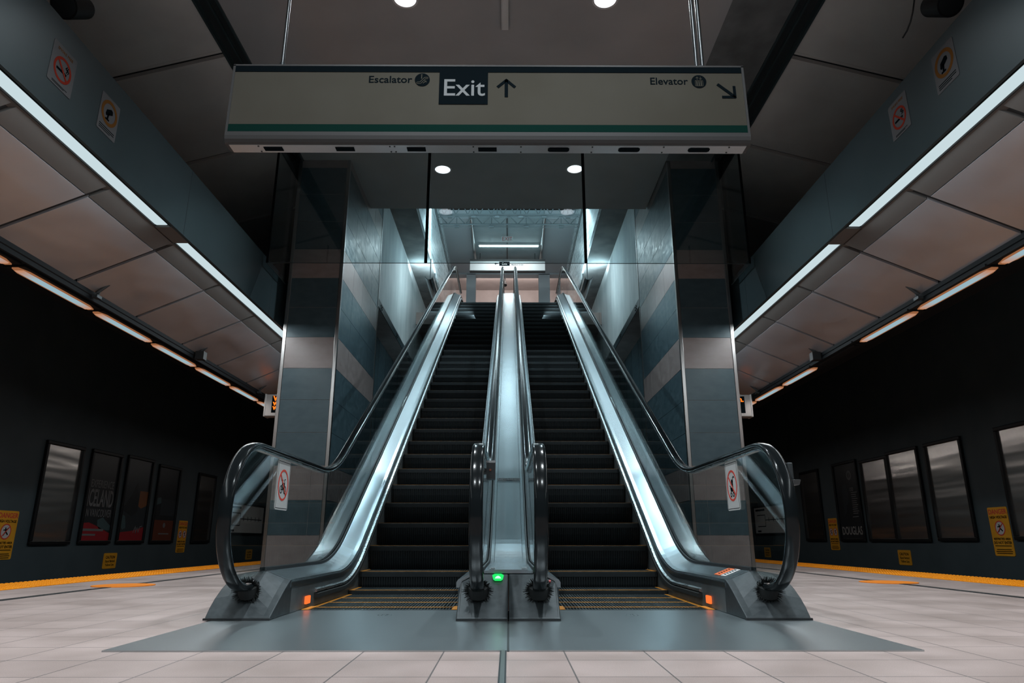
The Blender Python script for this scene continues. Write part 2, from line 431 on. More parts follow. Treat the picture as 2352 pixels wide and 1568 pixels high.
for nm, s, xw, xe in (('left', -1, 9.2, 5.47), ('right', 1, 9.4, 5.98)):
    w = MB(); w.box(s * xw, s * (xw + .3), -3, 45, -1.3, 7.6); struct('wall_' + nm, w, M['dark'])
    w = MB(); w.box(s * xe, s * xw, -3, 45, -1.35, -1.2); struct('floor_track_' + nm, w, M['void'])
    w = MB(); w.box(s * 6.0, s * (xw + .3), -3, 45, 7.4, 7.6); struct('ceiling_tunnel_' + nm, w, M['void'])
w = MB(); w.box(-9.5, 9.7, 44.7, 45, -1.3, 7.6); struct('wall_far', w, M['void'])
w = MB(); w.box(-9.5, 9.7, -3.2, -3, -1.3, 7.6); struct('wall_back', w, M['dark'])

# ------------------------------------------------------------------ ceilings
c = MB(); c.box(-3.65, 2.80, -3, 12.65, 6.95, 7.25); struct('ceiling', c, M['ceil'])
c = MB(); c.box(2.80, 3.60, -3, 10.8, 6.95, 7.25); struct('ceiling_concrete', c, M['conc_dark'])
for i, (a, b) in enumerate(((-3.97, -3.65), (3.60, 3.95))):
    c = MB(); c.box(a, b, -3, 12.65, 7.02, 7.2, 0)
    c.box(a, a + .03, -3, 12.65, 6.93, 7.02, 1); c.box(b - .03, b, -3, 12.65, 6.93, 7.02, 1)
    c.box((a + b) / 2 - .012, (a + b) / 2 + .012, -3, 12.65, 6.98, 7.02, 1)
    struct('trim_%d' % (i + 6), c, [M['chan'], M['fascia']])
for nm, s in (('left', -1), ('right', 1)):
    c = MB(); a, b = 3.97, 6.1; za, zb = 6.96, 6.96 - .28 * (6.1 - 3.97)
    y = -3.0 + (8.05 + 3.0) % 2.2 - 2.2
    while y < 16:
        for (p0, p1, d, mi) in ((y + .09, y + 2.11, 0, 0), (y + .045, y + .09, -.004, 2), (y + 2.11, y + 2.155, -.004, 2), (y - .05, y + .05, .06, 1)):
            c.prism([(s * a, za + d), (s * b, zb + d), (s * b, zb + d + .06), (s * a, za + d + .06)], p0, p1, 'y', mi)
        y += 2.2
    struct('ceiling_upper_' + nm, c, [M['upper'], M['slot'], M['lip']])
    # light beam: painted fascia with the strip light housing in its underside
    X = 3.83
    b_ = MB(); b_.prism([(s * X, 3.90), (s * (X + .03), 3.90), (s * (X + .03), 4.75), (s * X, 4.75)], -3, 13.9, 'y', 0)
    b_.box(s * (X + .03), s * 4.30, -3, 13.9, 4.70, 4.75, 0)
    b_.box(s * (X + .03), s * (X + .05), -3, 13.9, 3.9, 3.96, 0)
    b_.box(s * 4.05, s * 4.26, -3, 13.9, 3.895, 3.915, 1)
    b_.box(s * (X + .03), s * 4.06, 7.16, 7.60, 3.895, 3.92, 1)
    for yy in (4.0, 7.38, 10.35): b_.box(s * (X - .001), s * X, yy, yy + .006, 3.9, 4.75, 2)
    struct('trim_%d' % (8 if s < 0 else 9), b_, [M['fascia'], M['canopy_lip'], M['slot']])
    # canopy sloping out to the platform edge, one panel every 1.38 m
    c = MB(); y = 4.87 - 1.38 * 6
    def zc(x): return 3.90 + (x - 4.06) * (3.42 - 3.90) / (5.16 - 4.06)
    def pan(x0, x1, p0, p1, d, mi): c.prism([(s * x0, zc(x0) + d), (s * x1, zc(x1) + d), (s * x1, zc(x1) + d + .05), (s * x0, zc(x0) + d + .05)], p0, p1, 'y', mi)
    while y < 26:
        pan(4.28, 5.16, y + .03, y + 1.35, 0, 0); pan(4.06, 4.27, y + .03, y + 1.35, .0, 2); pan(4.06, 5.16, y - .03, y + .03, .03, 1)
        y += 1.38
    struct('ceiling_canopy_' + nm, c, [M['canopy'], M['slot'], M['canopy_lip']])
    e = MB(); e.prism([(s * 5.16, 3.50), (s * 5.16, 3.37), (s * 5.22, 3.33), (s * 5.46, 3.33), (s * 5.50, 3.37), (s * 5.50, 3.62), (s * 5.3, 3.62)], -3, 26, 'y')
    e.box(s * 5.17, s * 5.20, -3, 26, 3.31, 3.36); e.box(s * 5.5, s * 6.2, -3, 26, 3.6, 7.0)
    struct('trim_%d' % (10 if s < 0 else 11), e, M['beam'])

# strip lights in the beams
side = {-1: 'left', 1: 'right'}
for s in (-1, 1):
    for (y0, y1, lab) in ((-2.6, 2.2, None), (2.32, 7.14, 'long cold white strip light nearer the camera in the %s ceiling beam'),
                          (7.62, 13.6, 'cold white strip light ending at the tiled pillar in the %s ceiling beam')):
        r = thing('strip_light', lab % side[s] if lab else 'cold white strip light behind the camera in the %s ceiling beam' % side[s], 'light', (s * 3.95, (y0 + y1) / 2, 3.93))
        h = MB(); h.box(s * 3.865, s * 4.045, y0, y1, 3.93, 4.0); h.box(s * 3.862, s * 3.872, y0, y1, 3.9, 3.95); h.box(s * 4.038, s * 4.048, y0, y1, 3.9, 3.95)
        h.build('housing', M['signgrey'], r)
        d = MB(); d.prism([(s * 3.874, 3.915), (s * 3.90, 3.903), (s * 4.01, 3.903), (s * 4.036, 3.915), (s * 4.036, 3.93), (s * 3.874, 3.93)], y0 + .02, y1 - .02, 'y')
        d.build('diffuser', M['strip'], r)
        area('strip_glow', Vector((s * 3.955, (y0 + y1) / 2, 3.895)), DOWN, .14, y1 - y0 - .1, 9.5 * (y1 - y0), (.86, .96, 1.0), r)

# edge lights below the canopy rim
for s in (-1, 1):
    xs = 5.36 if s < 0 else 5.27
    k = 0
    for i in range(-3, 13):
        y0 = 6.90 + 1.50 * i; 
        if s > 0: y0 -= .06
        off = (s > 0 and i == 2)
        names = {-1: 'nearest', 0: 'second', 1: 'third', 2: 'fourth', 3: 'fifth', 4: 'sixth'}
        lab = '%s warm rimmed tube light in view along the %s platform edge beam' % (names.get(i), side[s])
        if i > 4: lab = 'tube light of the %s platform edge hidden behind the tiled pillar' % side[s]
        if i < -1: lab = 'tube light of the %s platform edge outside the frame beside the camera' % side[s]
        if off: lab = 'unlit tube light in the right platform edge beam'
        r = thing('canopy_light', lab, 'light', (s * xs, y0 + .72, 3.325), 'lights along the platform edges')
        h = MB(); h.box(s * (xs - .12), s * (xs + .12), y0, y0 + 1.44, 3.30, 3.329); h.build('housing', M['beam'], r)
        d = MB()
        for (a, z0) in ((.085, .001),):
            P = [(s * (xs - .075), y0 + .16), (s * (xs - .035), y0 + .02), (s * (xs + .035), y0 + .02), (s * (xs + .075), y0 + .16),
                 (s * (xs + .075), y0 + 1.28), (s * (xs + .035), y0 + 1.42), (s * (xs - .035), y0 + 1.42), (s * (xs - .075), y0 + 1.28)]
            d.prism(P, 3.288, 3.30, 'z')
        d.build('rim', M['beam'] if off else M['edge_rim'], r)
        d = MB(); d.prism([(s * (xs - .052), 3.288), (s * (xs - .035), 3.276), (s * (xs + .035), 3.276), (s * (xs + .052), 3.288)], y0 + .08, y0 + 1.36, 'y')
        d.build('lens', M['beam'] if off else M['edge_lamp'], r)
        if not off:
            area('edge_glow', Vector((s * xs, y0 + .72, 3.26)), DOWN, .12, 1.3, 5, (1.0, .92, .88), r)
    for j, (y, n) in enumerate(((8.0, 'nearest'), (10.88, 'middle'), (13.75, 'farthest'))):
        r = thing('canopy_hanger', '%s dark hanger rod between canopy and %s platform edge beam' % (n, side[s]), 'rod', (s * 5.1, y, 3.34))
        h = MB(); h.tube((s * 5.12, y, 3.40), (s * 4.98, y, 3.52), .022, 8); h.tube((s * 5.115, y + .02, 3.345), (s * 5.05, y, 3.75), .018 if j != 1 else .012, 8)
        h.build('rod', M['chan'], r)
        if j == 1:
            h = MB(); h.box(s * 5.0, s * 5.14, y - .05, y + .07, 3.30, 3.43); h.build('junction_box', M['black'], r)
        else:
            h = MB(); h.box(s * 5.08, s * 5.145, y - .04, y + .06, 3.335, 3.37); h.build('foot_plate', M['chan'], r)

# ------------------------------------------------------------------ tiled pillars
ROW = .523
def rowmat(i): return 1 if i in (0, 2, 6, 9, 13) else 0
for s in (-1, 1):
    r = thing('tiled_pillar', 'teal and pink grey banded tile pillar %s of the escalators' % ('left' if s < 0 else 'right'), 'pillar', (s * 3.27, 10.8, 0))
    core = MB(); core.box(s * 2.84, s * 3.70, 10.83, 13.9, 0, 8.6); core.build('core', M['grout_d'], r)
    t = MB(); ys = [10.845, 11.62, 12.39, 13.16, 13.90]
    for i in range(16):
        z0, z1 = i * ROW + .003, (i + 1) * ROW - .003
        if z0 > 8.4: break
        if i < 3:
            t.box(s * 2.875, s * 3.07, 10.80, 10.84, z0, z1, rowmat(i)); t.box(s * 3.076, s * 3.665, 10.80, 10.84, z0, z1, rowmat(i))
        else: t.box(s * 2.875, s * 3.665, 10.80, 10.84, z0, z1, rowmat(i))
        for a, b in zip(ys[:-1], ys[1:]): t.box(s * 2.82, s * 2.845, a + .003, b - .003, z0, z1, rowmat(i))
        for a, b in zip(ys[:-1], ys[1:]): t.box(s * 3.695, s * 3.72, a + .003, b - .003, z0, z1, rowmat(i))
    t.build('tile_cladding', [M['tile_teal'], M['tile_pink']], r)
    g = MB(); g.box(s * 2.86, s * 3.68, 10.806, 10.83, 0, 8.4); g.build('grout', M['grout'], r)
    for (a, b) in ((2.815, 2.872), (3.668, 3.726)):
        k = MB(); k.box(s * a, s * b, 10.792, 10.85, 0, 6.95); k.build('corner_trim', M['trim'], r, bevel=.006)
    k = MB(); k.box(s * 2.812, s * 2.835, 13.89, 13.93, 0, 8.4); k.build('corner_trim', M['trim'], r)

# ------------------------------------------------------------------ smoke screen of glass
GY = 9.88; zb = 4.60
r = thing('glass_smoke_screen', 'clear glass screen hung across the escalator opening below the ceiling', 'glass screen', (0, GY, zb))
for (x0, x1) in ((-3.76, -1.31), (-1.285, 1.19), (1.215, 3.76)):
    g = MB(); g.box(x0, x1, GY, GY + .012, zb, 6.95); g.build('pane', M['screen'], r)
    g = MB(); g.box(x0, x1, GY - .001, GY + .013, zb - .006, zb); g.build('bottom_edge', M['fascia'], r)
for s in (-1, 1):
    g = MB(); g.box(s * 3.76, s * 3.772, GY + .012, 10.8, zb, 6.95); g.build('pane', M['screen'], r)
    g = MB(); g.box(s * 3.758, s * 3.774, GY, 10.8, zb - .006, zb); g.build('bottom_edge', M['fascia'], r)
    g = MB(); g.box(s * 3.75, s * 3.78, GY - .006, GY + .02, zb, 6.95); g.build('seam', M['seam'], r)
for x in (-1.2975, 1.2025):
    g = MB(); g.box(x - .022, x + .022, GY - .012, GY + .024, zb, 6.95); g.build('seam', M['seam'], r)

# ------------------------------------------------------------------ ceiling fittings
for (x, y, lab) in ((-1.21, 11.1, 'round recessed downlight left of centre behind the glass screen'), (1.20, 11.07, 'round recessed downlight right of centre behind the glass screen'),
                    (-1.30, 7.0, 'round recessed downlight above the exit sign, left one'), (1.20, 7.0, 'round recessed downlight above the exit sign, right one'),
                    (-1.30, 2.9, 'round recessed downlight over the camera, left'), (1.20, 2.9, 'round recessed downlight over the camera, right'),
                    (-1.30, -1.2, 'round recessed downlight behind the camera, left'), (1.20, -1.2, 'round recessed downlight behind the camera, right')):
    r = thing('downlight', lab, 'light', Matrix.Translation((x, y, 6.95)), 'round ceiling downlights')
    h = MB(); h.ring(0, 0, .138, .165, -.012, 0.0); h.build('trim_ring', M['white'], r, local=True)
    h = MB(); h.disc(0, 0, .138, -.006, -.002, 36); h.build('lens', M['down'], r, local=True)
    l = bpy.data.lights.new('downlight_glow', 'SPOT'); l.energy = 380 if y > 10 else (240 if y > 5 else 600); l.color = (.74, .92, 1.0) if y > 10 else (.86, .95, 1.0); l.spot_size = math.radians(116); l.spot_blend = .6; l.shadow_soft_size = .05
    lo_ = bpy.data.objects.new('downlight_glow', l); col.objects.link(lo_); lo_.parent = r; lo_.location = (0, 0, -.03)
c = MB(); c.box(-.10, -.01, -3, 7.47, 6.88, 6.95); c.box(-.085, -.025, -3, 7.46, 6.872, 6.88)
tag(c.build('ceiling_conduit', M['white'], bevel=.004), 'grey metal conduit running along the ceiling above the exit sign', 'conduit')

# loudspeakers above the beams
for s_, z_, lab in ((-1, 5.27, 'dark round loudspeaker above the left ceiling beam'), (1, 5.33, 'dark round loudspeaker with hanging cable above the right ceiling beam')):
    r = thing('ceiling_loudspeaker', lab, 'speaker', (s_ * 4.12, 5.3, z_))
    h = MB(); h.tube((s_ * 4.12, 5.22, z_ - .06), (s_ * 4.12, 5.48, z_ + .14), .125, 28, 0, .10); h.build('horn', M['black'], r)
    h = MB(); h.tube((s_ * 4.12, 5.215, z_ - .064), (s_ * 4.12, 5.222, z_ - .058), .105, 28); h.build('grille', M['chan'], r)
    h = MB(); h.tube((s_ * 4.12, 5.4, z_ + .1), (s_ * 4.12, 5.4, 6.9), .02, 8); h.build('stem', M['chan'], r)
    if s_ > 0:
        h = MB(); h.path_tube([(3.87, 5.60 + .30 * math.cos(t), 5.62 + .42 * math.sin(t)) for t in [math.radians(60 + 15 * i) for i in range(15)]], .008, 6); h.build('cable', M['black'], r)

# ------------------------------------------------------------------ overhead exit sign
SY = 5.0
r = thing('exit_sign', 'long cream overhead sign reading Escalator, Exit and Elevator', 'sign', board((0, SY, 0), '-y'))
x0, x1 = -2.372, 2.022
k = MB(); k.box(x0 + .02, x1 - .02, 3.74, 4.385, -.165, -.012); k.build('case', M['signgrey'], r, local=True, bevel=.01)
k = MB(); k.box(x0, x0 + .02, 3.735, 4.39, -.165, .004); k.box(x1 - .02, x1, 3.735, 4.39, -.165, .004); k.box(x0, x1, 4.38, 4.395, -.165, .004)
k.build('end_cap', M['signgrey'], r, local=True)
k = MB(); k.rect(x0 + .02, x1 - .02, 3.74, 4.38, -.012, 0); k.build('face', M['cream'], r, local=True)
k = MB(); k.rect(x0 + .02, x1 - .02, 4.322, 4.38, 0, .003); k.build('header_band', M['ink'], r, local=True)
k = MB(); k.rect(x0 + .02, x1 - .02, 3.737, 3.806, 0, .003); k.build('green_band', M['green'], r, local=True)
prof = [(.004, 3.735), (.004, 3.70), (-.002, 3.668), (-.014, 3.645), (-.030, 3.635), (-.150, 3.635), (-.160, 3.645), (-.165, 3.735)]
np_ = len(prof)
k = MB(); k.add([(xx, q, p) for xx in (x0, x1) for (p, q) in prof],
      [list(range(np_ - 1, -1, -1)), list(range(np_, 2 * np_))] + [(i, (i + 1) % np_, np_ + (i + 1) % np_, np_ + i) for i in range(np_)])
k.build('bottom_lip', M['signgrey'], r, local=True)
k = MB(); k.box(x0 + .03, x1 - .03, 3.630, 3.636, -.150, -.034); k.build('lamp_channel', M['signgrey2'], r, local=True)
def under(k, pts):
    k.prism([(a, -b) for a, b in pts], 3.624, 3.630, 'z')
    n_ = 2 * len(pts)
    for v in range(len(k.v) - n_, len(k.v)):
        a, b_, c_ = k.v[v]; k.v[v] = (a, c_, b_)
for i, u in enumerate((-1.985, -1.383, -.782, -.182, .418, 1.014, 1.605)):
    k = MB()
    if i < 4: under(k, [(u - .078, .062), (u + .078, .062), (u + .078, .118), (u - .078, .118)])
    else: under(k, [(u - .09, .075), (u - .075, .060), (u + .075, .060), (u + .09, .075), (u + .09, .105), (u + .075, .120), (u - .075, .120), (u - .09, .105)])
    k.build('lamp_slot', M['ink'], r, local=True)
k = MB()
for u in (-2.1, -1.0, -.96, -.3, .1, .7, 1.3, 1.85):
    for b in (.05, .13): under(k, [(u - .006, b - .005), (u + .006, b - .005), (u + .006, b + .005), (u - .006, b + .005)])
k.build('screw', M['chan'], r, local=True)
k = MB(); k.rect(-.597, -.182, 4.004, 4.33, 0, .004); k.build('exit_box', M['ink'], r, local=True)
text('Exit', .235, M['exit_text'], r, -.389, 4.158, .004, 'CENTER', 'exit_lettering', .0012, 1.0)
text('Escalator', .098, M['ink'], r, -.832, 4.245, .0, 'RIGHT', 'escalator_lettering', .0012, 1.04)
text('Elevator', .098, M['ink'], r, 1.532, 4.236, .0, 'RIGHT', 'elevator_lettering', .0012, 1.0)
k = MB(); k.disc(-.744, 4.245, .064, 0, .003, 36); ic = k.build('escalator_icon', M['ink'], r, local=True)
k = MB(); cx, cy = -.744, 4.245
k.stroke([(cx - .045, cy - .024), (cx - .02, cy - .024), (cx + .02, cy + .024), (cx + .045, cy + .024)], .005, .003, .0045)
k.stroke([(cx - .045, cy - .038), (cx - .012, cy - .038), (cx + .028, cy + .010), (cx + .045, cy + .010)], .005, .003, .0045)
k.stroke([(cx - .045, cy - .024), (cx - .050, cy - .031), (cx - .045, cy - .038)], .005, .003, .0045)
k.stroke([(cx + .045, cy + .024), (cx + .050, cy + .017), (cx + .045, cy + .010)], .005, .003, .0045)
k.stroke([(cx - .006, cy + .012), (cx - .006, cy + .036)], .008, .003, .0045); k.disc(cx - .006, cy + .047, .006, .003, .0045, 12)
k.stroke([(cx + .008, cy - .035), (cx + .034, cy - .012)], .005, .003, .0045); k.stroke([(cx + .02, cy - .012), (cx + .034, cy - .012), (cx + .034, cy - .026)], .005, .003, .0045)
k.build('pictogram', M['cream'], ic, local=True)
k = MB(); k.disc(1.628, 4.236, .064, 0, .003, 36); ic = k.build('elevator_icon', M['ink'], r, local=True)
k = MB(); cx, cy = 1.628, 4.236
for (a, b) in (((-.032, -.045), (.032, -.045)), ((.032, -.045), (.032, .008)), ((.032, .008), (-.032, .008)), ((-.032, .008), (-.032, -.045))):
    k.stroke([(cx + a[0], cy + a[1]), (cx + b[0], cy + b[1])], .004, .003, .0045)
for q in (-.018, 0, .018): k.stroke([(cx + q, cy - .038), (cx + q, cy - .012)], .010, .003, .0045); k.disc(cx + q, cy - .003, .006, .003, .0045, 12)
k.stroke([(cx - .014, cy + .018), (cx - .014, cy + .046)], .004, .003, .0045); k.stroke([(cx - .024, cy + .034), (cx - .014, cy + .046), (cx - .004, cy + .034)], .004, .003, .0045)
k.stroke([(cx + .014, cy + .046), (cx + .014, cy + .018)], .004, .003, .0045); k.stroke([(cx + .004, cy + .030), (cx + .014, cy + .018), (cx + .024, cy + .030)], .004, .003, .0045)
k.build('pictogram', M['cream'], ic, local=True)
k = MB(); k.stroke([(-.024, 4.085), (-.024, 4.235)], .028, 0, .003); k.stroke([(-.094, 4.178), (-.024, 4.244), (.046, 4.178)], .024, 0, .003)
k.build('up_arrow', M['ink'], r, local=True)
k = MB(); k.stroke([(1.790, 4.205), (1.910, 4.098)], .026, 0, .003); k.stroke([(1.925, 4.185), (1.925, 4.083), (1.822, 4.083)], .024, 0, .003)
k.build('down_right_arrow', M['ink'], r, local=True)
for (u, rr) in ((-1.99, .016), (1.648, .018), (1.700, .018)):
    k = MB(); k.tube((u, 4.39, -.09), (u, 6.95, -.09), rr, 12); k.build('hanger_rod', M['rod'], r, local=True)
k = MB(); k.tube((1.674, 4.40, -.09), (1.674, 4.43, -.09), .055, 16); k.build('hanger_collar', M['chan'], r, local=True)
k = MB(); k.tube((-1.99, 4.39, -.09), (-1.99, 4.48, -.09), .022, 12); k.build('hanger_collar', M['chan'], r, local=True)

# stickers on the fascia beams
def smoke_sign(m, lab, w=.31, h=.385):
    r = thing('no_smoking_sign', lab, 'sign', m)
    k = MB(); k.rrect(-w / 2, w / 2, -h / 2, h / 2, .015, 0, .003); k.build('panel', M['sticker_white'], r, local=True)
    k = MB(); k.ring(0, -.015, .092, .115, .003, .005); k.build('prohibition_ring', M['sticker_red'], r, local=True)
    k = MB(); k.stroke([(-.075, .06), (.075, -.09)], .020, .0052, .0062); k.build('slash', M['sticker_red'], r, local=True)
    k = MB(); k.stroke([(-.07, -.03), (.03, -.03)], .020, .003, .005); k.rect(.042, .055, -.04, -.02, .003, .005)
    k.stroke([(.048, -.005), (.06, .015), (.035, .03), (.05, .05)], .008, .003, .005); k.stroke([(.066, -.005), (.078, .015), (.055, .032), (.07, .05)], .006, .003, .005)
    k.build('cigarette', M['ink'], r, local=True)
    text('SMOKE FREE', .036, M['sticker_amber'], r, 0, .145, .003, 'CENTER')
    k = MB(); k.rect(-.10, .10, -.165, -.160, .003, .004); k.rect(-.10, .06, -.176, -.171, .003, .004); k.build('small_print', M['ink'], r, local=True)
def cctv_sign(m, lab, w=.30, h=.385):
    r = thing('camera_sign', lab, 'sign', m)
    k = MB(); k.rrect(-w / 2, w / 2, -h / 2, h / 2, .015, 0, .003); k.build('panel', M['sticker_white'], r, local=True)
    k = MB(); k.ring(0, .035, .095, .128, .003, .005); k.build('amber_ring', M['sticker_amber'], r, local=True)
    k = MB(); k.poly([(-.055, .01), (-.04, -.005), (.05, .045), (.045, .08), (.02, .09), (-.045, .055)], .003, .006); k.stroke([(-.01, .03), (-.02, -.03)], .02, .003, .006)
    k.poly([(-.05, -.03), (.01, -.03), (.01, -.045), (-.05, -.045)], .003, .006); k.build('camera_pictogram', M['ink'], r, local=True)
    k = MB(); k.rect(-.12, .12, -.130, -.122, .003, .004); k.rect(-.12, .12, -.150, -.142, .003, .004); k.rect(-.12, .06, -.168, -.161, .003, .004); k.build('small_print', M['ink'], r, local=True)
smoke_sign(board((-3.829, 4.99, 4.335), '+x'), 'white sign with red no smoking ring on the left ceiling beam')
cctv_sign(board((-3.829, 5.69, 4.340), '+x'), 'white sign with amber ring and camera pictogram on the left ceiling beam')
cctv_sign(board((3.829, 5.07, 4.455), '-x'), 'white sign with amber ring and camera pictogram on the right ceiling beam')
smoke_sign(board((3.829, 5.80, 4.450), '-x'), 'white sign with red no smoking ring on the right ceiling beam')

# ------------------------------------------------------------------ escalators
def make_step():
    """one step: cleated tread with yellow edges, curved cleated riser; nose at the origin"""
    m = MB(); w = .532; n = 46; p = 2 * w / n
    m.box(-w, w, .03, .40, -.06, -.012, 0)
    for i in range(n):
        x = -w + i * p
        m.box(x, x + p * .55, .045, .40, -.012, 0.0, 0)
    m.box(-w, w, 0, .045, -.05, -.012, 1); m.box(-w, w, 0, .045, -.012, -.001, 0)
    m.box(-w, w, .008, .028, -.001, .001, 2); m.box(-w, w, .028, .045, -.012, -.001, 0)                    # yellow line on the tread
    m.box(-w, -w + .03, .045, .40, -.012, .001, 2); m.box(w - .03, w, .045, .40, -.012, .001, 2)
    arc = [(.0, -.01), (.004, -.06), (.016, -.12), (.038, -.18), (.07, -.245)]
    for i in range(n):
        x = -w + i * p
        m.strip([(a + .012, z) for a, z in arc], [(a, z) for a, z in arc], x, x + p * .55, 1)
    m.strip([(a + .05, z) for a, z in arc], [(a + .010, z) for a, z in arc], -w, w, 1)
    return m
STEP = make_step()
HSEC = [(.040 * math.copysign(abs(math.cos(t)) ** .55, math.cos(t)), .019 * math.copysign(abs(math.sin(t)) ** .7, math.sin(t)) - .0) for t in [2 * PI * i / 20 for i in range(20)]]

step_mesh = None
ESC = {}
for s in (-1, 1):
    r = thing('escalator', '%s escalator with dark steps, glass balustrades and black handrails' % side[s].capitalize(), 'escalator', (s * .9, 4.33, 0))
    ESC[s] = r
    XO, XI = 1.60, .185
    # steps
    first = None
    for kk in range(38):
        y = 5.20 + .40 * kk
        z = interp(NOSE, y + .02) if 6.0 < y < 19.6 else interp(NOSE, y)
        if first is None:
            first = STEP.build('step', [M['tread'], M['riser'], M['yellow']], r, local=True); o = first
        else:
            o = first.copy(); col.objects.link(o); o.parent = r
        o.location = (s * .8735 - s * .9, y - 4.33, z)
        W[o.name] = Matrix.Translation((s * .9, y, z))
    # comb plate
    k = MB(); k.box(s * .342, s * 1.405, 4.935, 5.0, -.03, .006)
    for i in range(50): k.box(s * (.342 + i * .0213), s * (.342 + i * .0213 + .009), 5.0, 5.16, -.012, .004)
    k.build('comb_plate', M['tread'], r)
    k = MB(); k.box(s * .342, s * .387, 4.96, 5.20, .004, .009); k.box(s * 1.36, s * 1.405, 4.96, 5.20, .004, .009); k.build('comb_edge_stripe', M['yellow'], r)
    # skirts, deflectors, decks
    for (xs_, d, xe) in ((1.412, 1, 'o'), (.335, -1, 'i')):
        sp = ([(4.725, 0.0)] if xe == 'o' else [(4.82, 0.0)]) + [(4.94, 0.0), (4.942, 0.0)] + [q for q in DECK if q[0] > 4.96]
        k = MB(); k.strip([(y, .008 if y < 4.941 else z - .28) for y, z in sp], [(y, z + .205) for y, z in sp], s * xs_, s * (xs_ + d * .012))
        k.build('skirt_panel', M['skirt'], r)
        dp = esc_path(5.28, .0, .0, 20.8, 1.7, 2.2)
        k = MB(); k.sweepz(dp, [(s * xs_, .095), (s * xs_, .125), (s * (xs_ - d * .020), .118), (s * (xs_ - d * .020), .100)], 0)
        k.sweepz(dp, [(s * xs_, .060), (s * xs_, .095), (s * (xs_ - d * .030), .088), (s * (xs_ - d * .030), .060)], 1)
        k.build('skirt_deflector', [M['steel'], M['bristle']], r)
    k = MB(); k.sweepz(DECK, [(s * 1.408, .197), (s * 1.420, .214), (s * 1.455, .222), (s * 1.575, .268), (s * 1.575, .250), (s * 1.46, .204), (s * 1.426, .165), (s * 1.408, .165)])
    k.build('inner_deck', M['deck'], r)
    k = MB(); k.sweepz(DECK, [(s * 1.577, .262), (s * 1.577, .290), (s * 1.590, .290), (s * 1.590, .262)]); k.sweepz(DECK, [(s * 1.610, .262), (s * 1.610, .290), (s * 1.623, .290), (s * 1.623, .262)])
    k.build('glass_channel', M['chan'], r)
    k = MB(); k.sweepz([q for q in DECK if q[0] < 18.6], [(s * 1.624, .272), (s * 1.80, .240), (s * 1.83, .215), (s * 1.83, .195), (s * 1.624, .250)])
    k.build('outer_deck', M['deck'], r)
    lo = [(y, max(0.0, z - .75)) for (y, z) in DECK if y > 4.9]; hi = [(y, z + .215) for (y, z) in DECK if y > 4.9]
    k = MB(); k.strip(lo, hi, s * 1.815, s * 1.83); k.build('side_cladding', M['skirt'], r)
    k = MB(); k.sweepz(DECK, [(s * .339, .197), (s * .328, .214), (s * .305, .222), (s * .212, .268), (s * .212, .250), (s * .300, .204), (s * .320, .165), (s * .339, .165)])
    k.build('inner_deck', M['deck'], r)
    k = MB(); k.sweepz(DECK, [(s * .210, .262), (s * .210, .290), (s * .196, .290), (s * .196, .262)]); k.sweepz(DECK, [(s * .174, .262), (s * .174, .290), (s * .160, .290), (s * .160, .262)])
    k.build('glass_channel', M['chan'], r)
    # glass: top edge follows the handrail, bottom edge the deck, a joint every 1.6 m
    top = [(y, z - .028) for (y, z) in HRP]
    cuts = [4.62, 6.15, 8.0, 9.6, 11.2, 12.8, 14.4, 16.0, 17.6, 19.2, 21.2]
    for (xg) in (XO, XI):
        for i, (a, b) in enumerate(zip(cuts[:-1], cuts[1:])):
            ysn = [a + .004 + (b - a - .008) * j / 8 for j in range(9)]
            k = MB(); lo = [(y, interp(DECK, y) + .265) for y in ysn]; hi = [(y, interp(HRP, y) - .022) for y in ysn]
            if i == 0:
                for j in range(1, 11):
                    t = math.radians(90 + 9 * j); yy = HR_YC + (HR_R - .02) * math.cos(t); zz = HR_Z - HR_R + (HR_R - .02) * math.sin(t)
                    zl = HR_Z - HR_R - (HR_R - .02) * math.sin(t)
                    if yy < 4.60: lo.insert(0, (yy, max(zl, .2))); hi.insert(0, (yy, zz))
            k.strip(lo, hi, s * xg - .006, s * xg + .006)
            k.build('glass_panel', M['glass'], r)
    # handrails and the metal rail under them
    for xg in (XO, XI):
        k = MB(); k.sweepn(HR, [(s * xg + x, d) for (x, d) in HSEC]); k.build('handrail', M['rubber'], r)
        k = MB()
        inner = [(y, z) for (y, z) in HR]
        k.sweepn(inner[3:], [(s * xg - .018, -.030), (s * xg + .018, -.030), (s * xg + .018, -.012), (s * xg - .018, -.012)], smooth=False)
        k.build('handrail_track', M['steel'], r)
    # outer newel base
    prof = [(4.33, 0), (4.335, .03), (4.42, .085), (4.56, .175), (4.64, .205), (4.76, .222), (5.10, .222), (5.9, .222), (5.9, 0)]
    def slice_(t, bulge):
        pr_ = [(4.33, 0), (4.355, .10), (4.42, .28), (4.50, .50), (4.58, .72), (4.645, .88), (4.69, .97), (4.72, 1.0)]
        out = [(y - bulge * math.sin(PI * min(1, (y - 4.33) / .36)) , .0065 + (t - .0065) * q) for y, q in pr_]
        return out + [(4.723, .185), (5.9, .185), (5.9, .0065)]
    k = MB(); P = []; sl = ((1.413, .216, 0), (1.455, .224, .002), (1.575, .270, .006), (1.625, .272, .010), (1.72, .256, .030), (1.795, .232, .05))
    for (x, t, bu) in sl: P += [(s * x, y, z) for y, z in slice_(t, bu)]
    n_ = 11; m_ = len(sl); fs = [list(range(n_)), [(m_ - 1) * n_ + j for j in range(n_)]]
    for i in range(m_ - 1):
        for j in range(n_): fs.append((i * n_ + j, i * n_ + (j + 1) % n_, (i + 1) * n_ + (j + 1) % n_, (i + 1) * n_ + j))
    k.add(P, fs)
    nb = k.build('newel_base', M['newel'], r, bevel=.006)
    k = MB(); k.box(s * 1.408, s * 1.80, 4.322, 4.35, .0065, .018); k.build('kick_strip', M['black'], nb)
